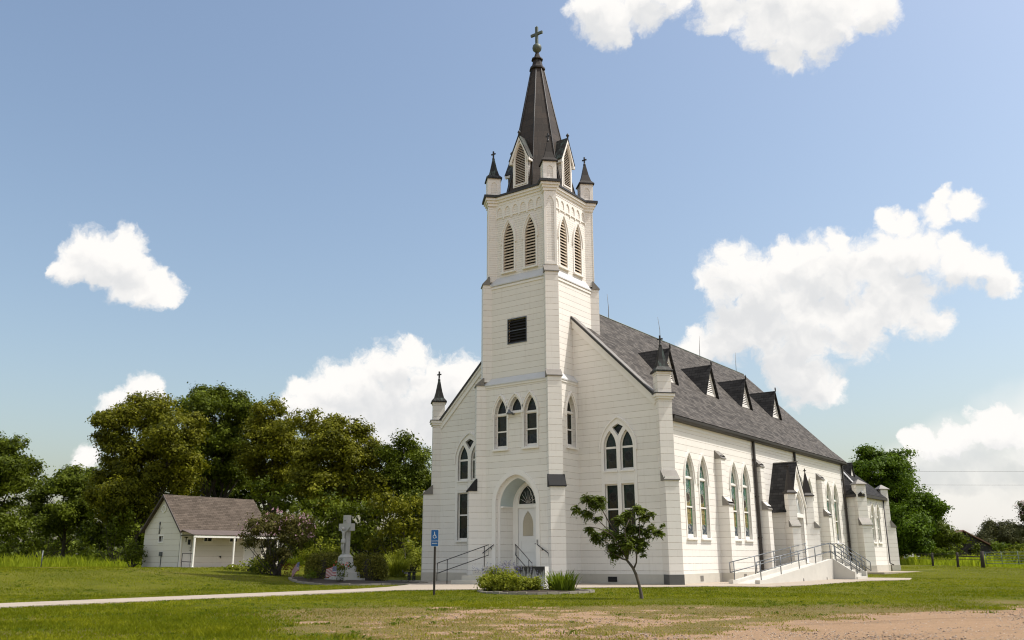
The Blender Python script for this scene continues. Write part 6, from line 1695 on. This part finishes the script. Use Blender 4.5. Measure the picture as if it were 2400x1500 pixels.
stroke([(-.012, .168), (-.008, .085), (.030, .085), (.052, .020), (.070, .026)])
stroke([(-.010, .128), (.024, .122)], .008)
stroke([(-.010+.052*math.cos(t), .045+.052*math.sin(t)) for t in [rad(115+k*14) for k in range(17)]], .0075)
m.build('wheelchair_symbol', simple('sign_white', (.78, .79, .79), .4, var=.04), pn)
m = MB(); text_mesh('HANDICAPPED', .036, Frame(SF.p(0, -.098, 0), SF.U, SF.V, SF.N), m, .0125, .001); text_mesh('PARKING', .046, Frame(SF.p(0, -.178, 0), SF.U, SF.V, SF.N), m, .0125, .0015)
m.build('lettering', simple('sign_letter_white', (.78, .79, .79), .4, var=.04), pn)

# ------------------------------------------------------------------ bed in front of the steps
BED2 = [(4.5, -10.2), (5.2, -11.3), (6.6, -12.0), (7.8, -11.6), (8.5, -10.2), (8.3, -8.8), (7.2, -7.9), (5.6, -8.1)]
bed('flower_bed', BED2, 'dark soil bed in the lawn before the church steps', 'weathered stone edging of the bed before the church steps')
def weathered():
    m, nt, b, o = new_mat('stained_white_block'); p = pos(nt); s = N(nt, 'ShaderNodeSeparateXYZ'); nt.links.new(p, s.inputs[0])
    sp = N(nt, 'ShaderNodeCombineXYZ'); nt.links.new(math_node(nt, 'MULTIPLY', s.outputs[0], 9), sp.inputs[0]); nt.links.new(math_node(nt, 'MULTIPLY', s.outputs[2], 1.4), sp.inputs[1])
    n1 = noise(nt, sp.outputs[0], 1.2, 6, .7); st = smooth(nt, math_node(nt, 'ADD', n1, math_node(nt, 'MULTIPLY', math_node(nt, 'SUBTRACT', s.outputs[2], .55), .55)), .42, .62)
    c = mixc(nt, noise(nt, p, 5, 4), (.55, .54, .51), (.68, .67, .64)); c = mixc(nt, st, c, (.045, .042, .036))
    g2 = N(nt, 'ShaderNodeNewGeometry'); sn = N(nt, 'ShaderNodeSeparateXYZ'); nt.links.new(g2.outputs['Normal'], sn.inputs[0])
    c = mixc(nt, smooth(nt, sn.outputs[0], .5, .9), c, (.66, .64, .60)); setin(nt, b, 'Base Color', c); setin(nt, b, 'Roughness', .85); return m  # sun-facing side painted paler over the stains, its light put into the colour
m = MB(); m.box(XYZ, 4.78, 6.2, -8.75, -8.50, 0, .88); blk = m.build('stone_block', weathered()); tag(blk, 'upright white stone block with black streaks behind the lavender', 'stone block')
m = MB(); m.box(XYZ, 6.02, 6.30, -8.98, -8.76, 0, .18); m.build('footing', M['stone'], blk)
LV = [(4.75, -10.1, .42, .40), (5.35, -10.1, .46, .42), (5.9, -10.3, .32, .33), (6.6, -10.4, .28, .30), (5.0, -9.6, .52, .36), (5.7, -10.8, .30, .34), (6.4, -10.9, .26, .30), (4.95, -10.7, .32, .32), (7.0, -10.5, .24, .26)]
lv = shrub('lavender_shrub', LV, 'yellow green shrub with hazy blue flower spikes in the bed before the steps', 71, 'leaf_shrub', leaf=.085, dens=3.6, cr=.2, per=22, rstem=.012)
rng = np.random.default_rng(72); n = 95; k = rng.choice([0, 1, 4, 2, 7], n); b = np.array(LV)[k]
tp = b[:, :3]+np.stack([rng.normal(size=n)*.32, rng.normal(size=n)*.28+.12, .30+.22*rng.random(n)], -1)-np.array(lv.location)
idx = np.repeat(np.arange(n), 12); P = tp[idx]+np.stack([rng.normal(size=len(idx))*.012, rng.normal(size=len(idx))*.012, (rng.random(len(idx))-.5)*.2], -1)
A = unit(rng, len(P)); B = np.cross(A, unit(rng, len(P))); s = .016*(.6+.8*rng.random(len(P)))
quads('flower_spikes', P, A*s[:, None], B*s[:, None], rng.random(len(P)), M['purple'], lv)
t_ = empty('strap_leaf_plant', (7.45, -9.5, .06)); tag(t_, 'dense clump of stiff upright green strap leaves right of the lavender', 'plant')
blades('leaves', (0, 0, 0), 'leaf_c', 73, 280, .74, 1.3, .85, .07, t_, .45, 4)
shrub('ground_shrub', [(6.9, -9.4, .16, .16), (7.3, -10.1, .14, .15), (6.6, -9.2, .3, .16)], 'tiny weeds between the stone block and the strap leaf plant', 74, 'leaf_shrub', leaf=.05, dens=1.4, stems=False)

# ------------------------------------------------------------------ young mimosa tree
TX, TYY = 12.29, -12.56
mi = empty('mimosa_tree', (TX, TYY, 0)); tag(mi, 'young leaning mimosa tree with feathery leaves in the lawn', 'tree')
rx, ry = Vector((.805, .593, 0)), Vector((-.593, .805, 0))
def mp(a, z, b=0.0): return rx*a+ry*b+Vector((0, 0, z))
rng = np.random.default_rng(81); m = MB()
m.tube([mp(.01, -.1), mp(0, .0), mp(-.02, .2), mp(-.06, .40), mp(-.14, .70), mp(-.23, .90), mp(-.41, 1.13)], [.085, .065, .05, .046, .045, .042, .036], 8)
tips = []
def limb(P, r):
    m.tube(P, [r*(1-.75*i/(len(P)-1))+.004 for i in range(len(P))], 6)
    tips.extend(P[len(P)//2:])
limb([mp(-.41, 1.13), mp(-.55, 1.16, -.1), mp(-.70, 1.26, -.2), mp(-.95, 1.35, -.3), mp(-1.05, 1.45, -.35)], .028)
limb([mp(-.41, 1.13), mp(-.40, 1.45, .1), mp(-.62, 1.85, .15), mp(-.90, 2.25, .1), mp(-1.10, 2.62, .05), mp(-1.30, 2.95), mp(-1.55, 3.02)], .026)
limb([mp(-.38, 1.10), mp(-.62, 1.5, -.2), mp(-.85, 1.85, -.25), mp(-1.25, 2.05, -.3), mp(-1.55, 2.1, -.3)], .02)
limb([mp(-.55, 1.6), mp(-.95, 2.05, .2), mp(-1.25, 2.35, .2), mp(-1.62, 2.50, .2)], .016)
limb([mp(-.39, 1.12), mp(-.30, 1.5, .1), mp(-.25, 1.95, .2), mp(-.20, 2.3, .2), mp(-.45, 2.52, .2)], .024)
limb([mp(-.20, .88), mp(-.12, 1.05), mp(-.10, 1.4, -.1), mp(.0, 1.8, -.1), mp(.02, 2.3), mp(.02, 2.72)], .024)
limb([mp(-.10, 1.45), mp(.12, 1.7), mp(.35, 1.85), mp(.58, 2.03), mp(.66, 1.98)], .014)
limb([mp(-.02, 1.75), mp(.12, 2.1, .1), mp(.25, 2.3, .1), mp(.38, 2.42, .1)], .014)
limb([mp(-.35, 1.3), mp(-.45, 1.7, -.35), mp(-.5, 2.0, -.5), mp(-.35, 2.3, -.5)], .018)
limb([mp(-.3, 1.3), mp(-.2, 1.7, .4), mp(-.1, 2.0, .55)], .016)
m.build('trunk', M['bark'], mi)
MIM = [(-1.64, 2.96, .16), (-1.38, 2.93, .2), (-1.15, 3.0, .18), (-1.3, 2.73, .13), (-1.1, 2.8, .13), (-1.59, 2.47, .2), (-1.82, 2.61, .13), (-1.26, 2.35, .11),
       (-1.54, 2.05, .15), (-1.38, 1.87, .17), (-1.22, 1.73, .16), (-.89, 1.96, .23), (-.61, 1.82, .29), (-.57, 2.29, .25), (-.38, 2.47, .2), (-.27, 2.1, .25), (-.43, 1.54, .27),
       (-.15, 1.77, .25), (.03, 1.68, .2), (-.85, 1.54, .2), (-.87, 1.24, .17), (-.66, 1.31, .15), (-.01, 2.7, .17), (.08, 2.59, .16), (.2, 2.33, .15), (.38, 2.42, .1),
       (.03, 2.1, .17), (.43, 2.0, .14), (.55, 1.98, .14), (.72, 2.03, .08), (.22, 1.91, .13), (-.03, 1.43, .13), (.06, 1.4, .08)]
P, A, B, T_ = [], [], [], []
for (cx, cz, cr_) in MIM:
    for q_ in range(2):
        c = mp(cx+rng.normal()*.05, cz+rng.normal()*.05, rng.normal()*(.30 if cr_ > .19 else .14)); ct = rng.random()
        for k in range(int(26*(cr_/.2)**1.6)+3):
            d = Vector(unit(rng, 1)[0]); d.z = d.z*.7+.1; d.normalize(); L = rng.uniform(.13, .25)*(cr_/.2)**.5; t0 = .55*ct+.25*rng.random()
            p = c+Vector(unit(rng, 1)[0])*cr_*.45*rng.random(); side = d.cross(Vector((rng.normal()*.4, rng.normal()*.4, 1))).normalized()
            for j in range(6):
                f = (j+1)/6; q = p+d*L*f+Vector((0, 0, -.55*f*f*L)); ll = .085*math.sin(PI*min(1, f*.85+.15))+.02
                for s in (-1, 1):
                    dir_ = (side*s+d*.5+Vector((0, 0, -.45))).normalized(); P.append(q+dir_*ll*.5); A.append(dir_*ll*.5)
                    w_ = dir_.cross(Vector((rng.normal()*.5, rng.normal()*.5, 1))).normalized(); B.append(w_*.021); T_.append(min(1, t0+.25*rng.random()))
quads('crown', np.array(P), np.array(A), np.array(B), np.array(T_), M['leaf_mimosa'], mi)

# ------------------------------------------------------------------ far right: barn, shed, fence, gate, wires
bn = empty('barn', (6.5, 80, .55)); tag(bn, 'dark weathered plank barn with a rusty tin roof', 'barn')
bdir = Vector((.805, .593, 0)); bdp = Vector((-.593, .805, 0)); bo = Vector((-1.15, -1.2, 0))
BF = Frame(bo, bdir, (0, 0, 1), -bdp)
def planks():
    m, nt, b, o = new_mat('old_barn_planks'); p = pos(nt); mpn = N(nt, 'ShaderNodeMapping'); mpn.inputs['Scale'].default_value = (5, 5, .3); nt.links.new(p, mpn.inputs['Vector'])
    setin(nt, b, 'Base Color', mixc(nt, noise(nt, mpn.outputs[0], 1.5, 5), (.012, .010, .009), (.055, .046, .04))); setin(nt, b, 'Roughness', .9); return m
m = MB(); m.plate(BF, [(-2.9, -.6), (5.0, -.6), (5.0, .75), (0, 3.45), (-2.9, 1.6)], [[(.4, -.6), (1.8, -.6), (1.8, 1.4), (.4, 1.4)]], -5, 0); m.build('wall', planks(), bn)
M['rust'] = simple('rusty_tin', (.25, .13, .09), .55, .3, var=.4, scale=1.2)
m = MB(); m.prism(BF, [(0, 3.5), (5.3, .62), (5.3, .74), (0, 3.64)], -5.3, .35); m.prism(BF, [(0, 3.5), (-3.2, 1.45), (-3.2, 1.57), (0, 3.64)], -5.3, .35); m.build('roof', M['rust'], bn)
m = MB(); m.box(BF, .4, 1.8, -.6, 1.4, -1.0, -.9); m.build('door', M['black'], bn)
sh = empty('pump_shed', (.7, 69.0, .5)); tag(sh, 'little white shed with an orange plank door behind the church', 'shed')
SFm = Frame((0, 0, 0), bdir, (0, 0, 1), -bdp)
m = MB(); m.plate(SFm, [(-1.0, -.3), (.75, -.3), (.75, 1.1), (-.1, 1.7), (-1.0, 1.1)], [[(-.42, -.05), (.22, -.05), (.22, 1.15), (-.42, 1.15)]], -1.6, 0); m.build('wall', M['trim'], sh)
M['orangewood'] = siding('orange_planks', rowh=.28, brickw=9, dirt=.6, white=(.62, .33, .14))
m = MB(); m.box(SFm, -.42, .22, -.05, 1.15, -.12, -.06); m.build('door', M['orangewood'], sh)
m = MB(); m.prism(SFm, [(-.1, 1.72), (.9, 1.02), (.9, 1.09), (-.1, 1.80), (-1.15, 1.09), (-1.15, 1.02)], -1.7, .15); m.build('roof', M['darkcap'], sh)
m = MB(); m.box(SFm, -1.3, 1.9, -.3, -.02, 0, .9); m.build('doorstep', M['walk'], sh)
post_l = ['slim dark wooden fence post between the oak trunk and the middle post', 'dark wooden fence post in the middle of the weedy row', 'thick leaning wooden gate post beside the metal gate']
pts = [(8.68, 45.03, 1.05, .09), (11.16, 41.89, 1.15, .10), (13.10, 40.80, 1.22, .15)]
for (x, y, h, r), l in zip(pts, post_l):
    m = MB(); z = gzf(x, y); m.tube([(x, y, z-.3), (x+.01, y, z+h*.5), (x+.05, y+.01, z+h)], [r, r*.95, r*.85], 8); tag(m.build('fence_post', M['barkdark']), l, 'fence post', 'wooden fence posts along the weeds')
m = MB()
for zz in (.55, .95): m.tube([(6.9, 47.4, gzf(6.9, 47.4)+zz), (8.68, 45.03, .45+zz), (11.16, 41.89, .43+zz), (13.1, 40.8, .42+zz)], .018, 5)
m.tube([(11.16, 41.89, .43+.80), (13.1, 40.8, .42+.74)], .05, 6)
tag(m.build('fence_rail', M['barkdark']), 'thin fence rail and wire strung between the wooden posts', 'fence')
gt = empty('metal_gate', (13.3, 40.7, .42)); tag(gt, 'pale green tubular metal farm gate at the right edge', 'gate')
gd = Vector((16.27-13.1, 38.19-40.8, 0)).normalized(); M['gatemetal'] = simple('grey_green_gate_paint', (.20, .25, .22), .45, .3)
m = MB()
for z in (.25, .45, .65, .85, 1.08): m.tube([gd*.1+Vector((0, 0, z)), gd*4.9+Vector((0, 0, z))], .022, 6)
m.build('bar', M['gatemetal'], gt)
m = MB()
for u in (.1, 1.7, 3.3, 4.9): m.tube([gd*u+Vector((0, 0, .2)), gd*u+Vector((0, 0, 1.12))], .025, 6)
m.build('upright', M['gatemetal'], gt)
for z0, l in ((12.6, 'upper of two thin power wires against the sky on the right'), (10.8, 'lower of two thin power wires against the sky on the right')):
    m = MB(); a = Vector((-30, 71, z0)); b = Vector((70, 145, z0)); P = [a.lerp(b, i/14)+Vector((0, 0, -1.2*math.sin(PI*i/14)*0.3)) for i in range(15)]
    m.tube(P, .013, 5); tag(m.build('power_wire', M['railblack']), l, 'wire', 'power wires')
m = MB(); x, y = -31.2, -9.0; z = gzf(x, y); m.tube([(x, y, z-.2), (x, y, z+1.0)], .035, 6); tag(m.build('fence_post', M['rail']), 'thin metal stake standing in the meadow grass left of the cottage', 'fence post')
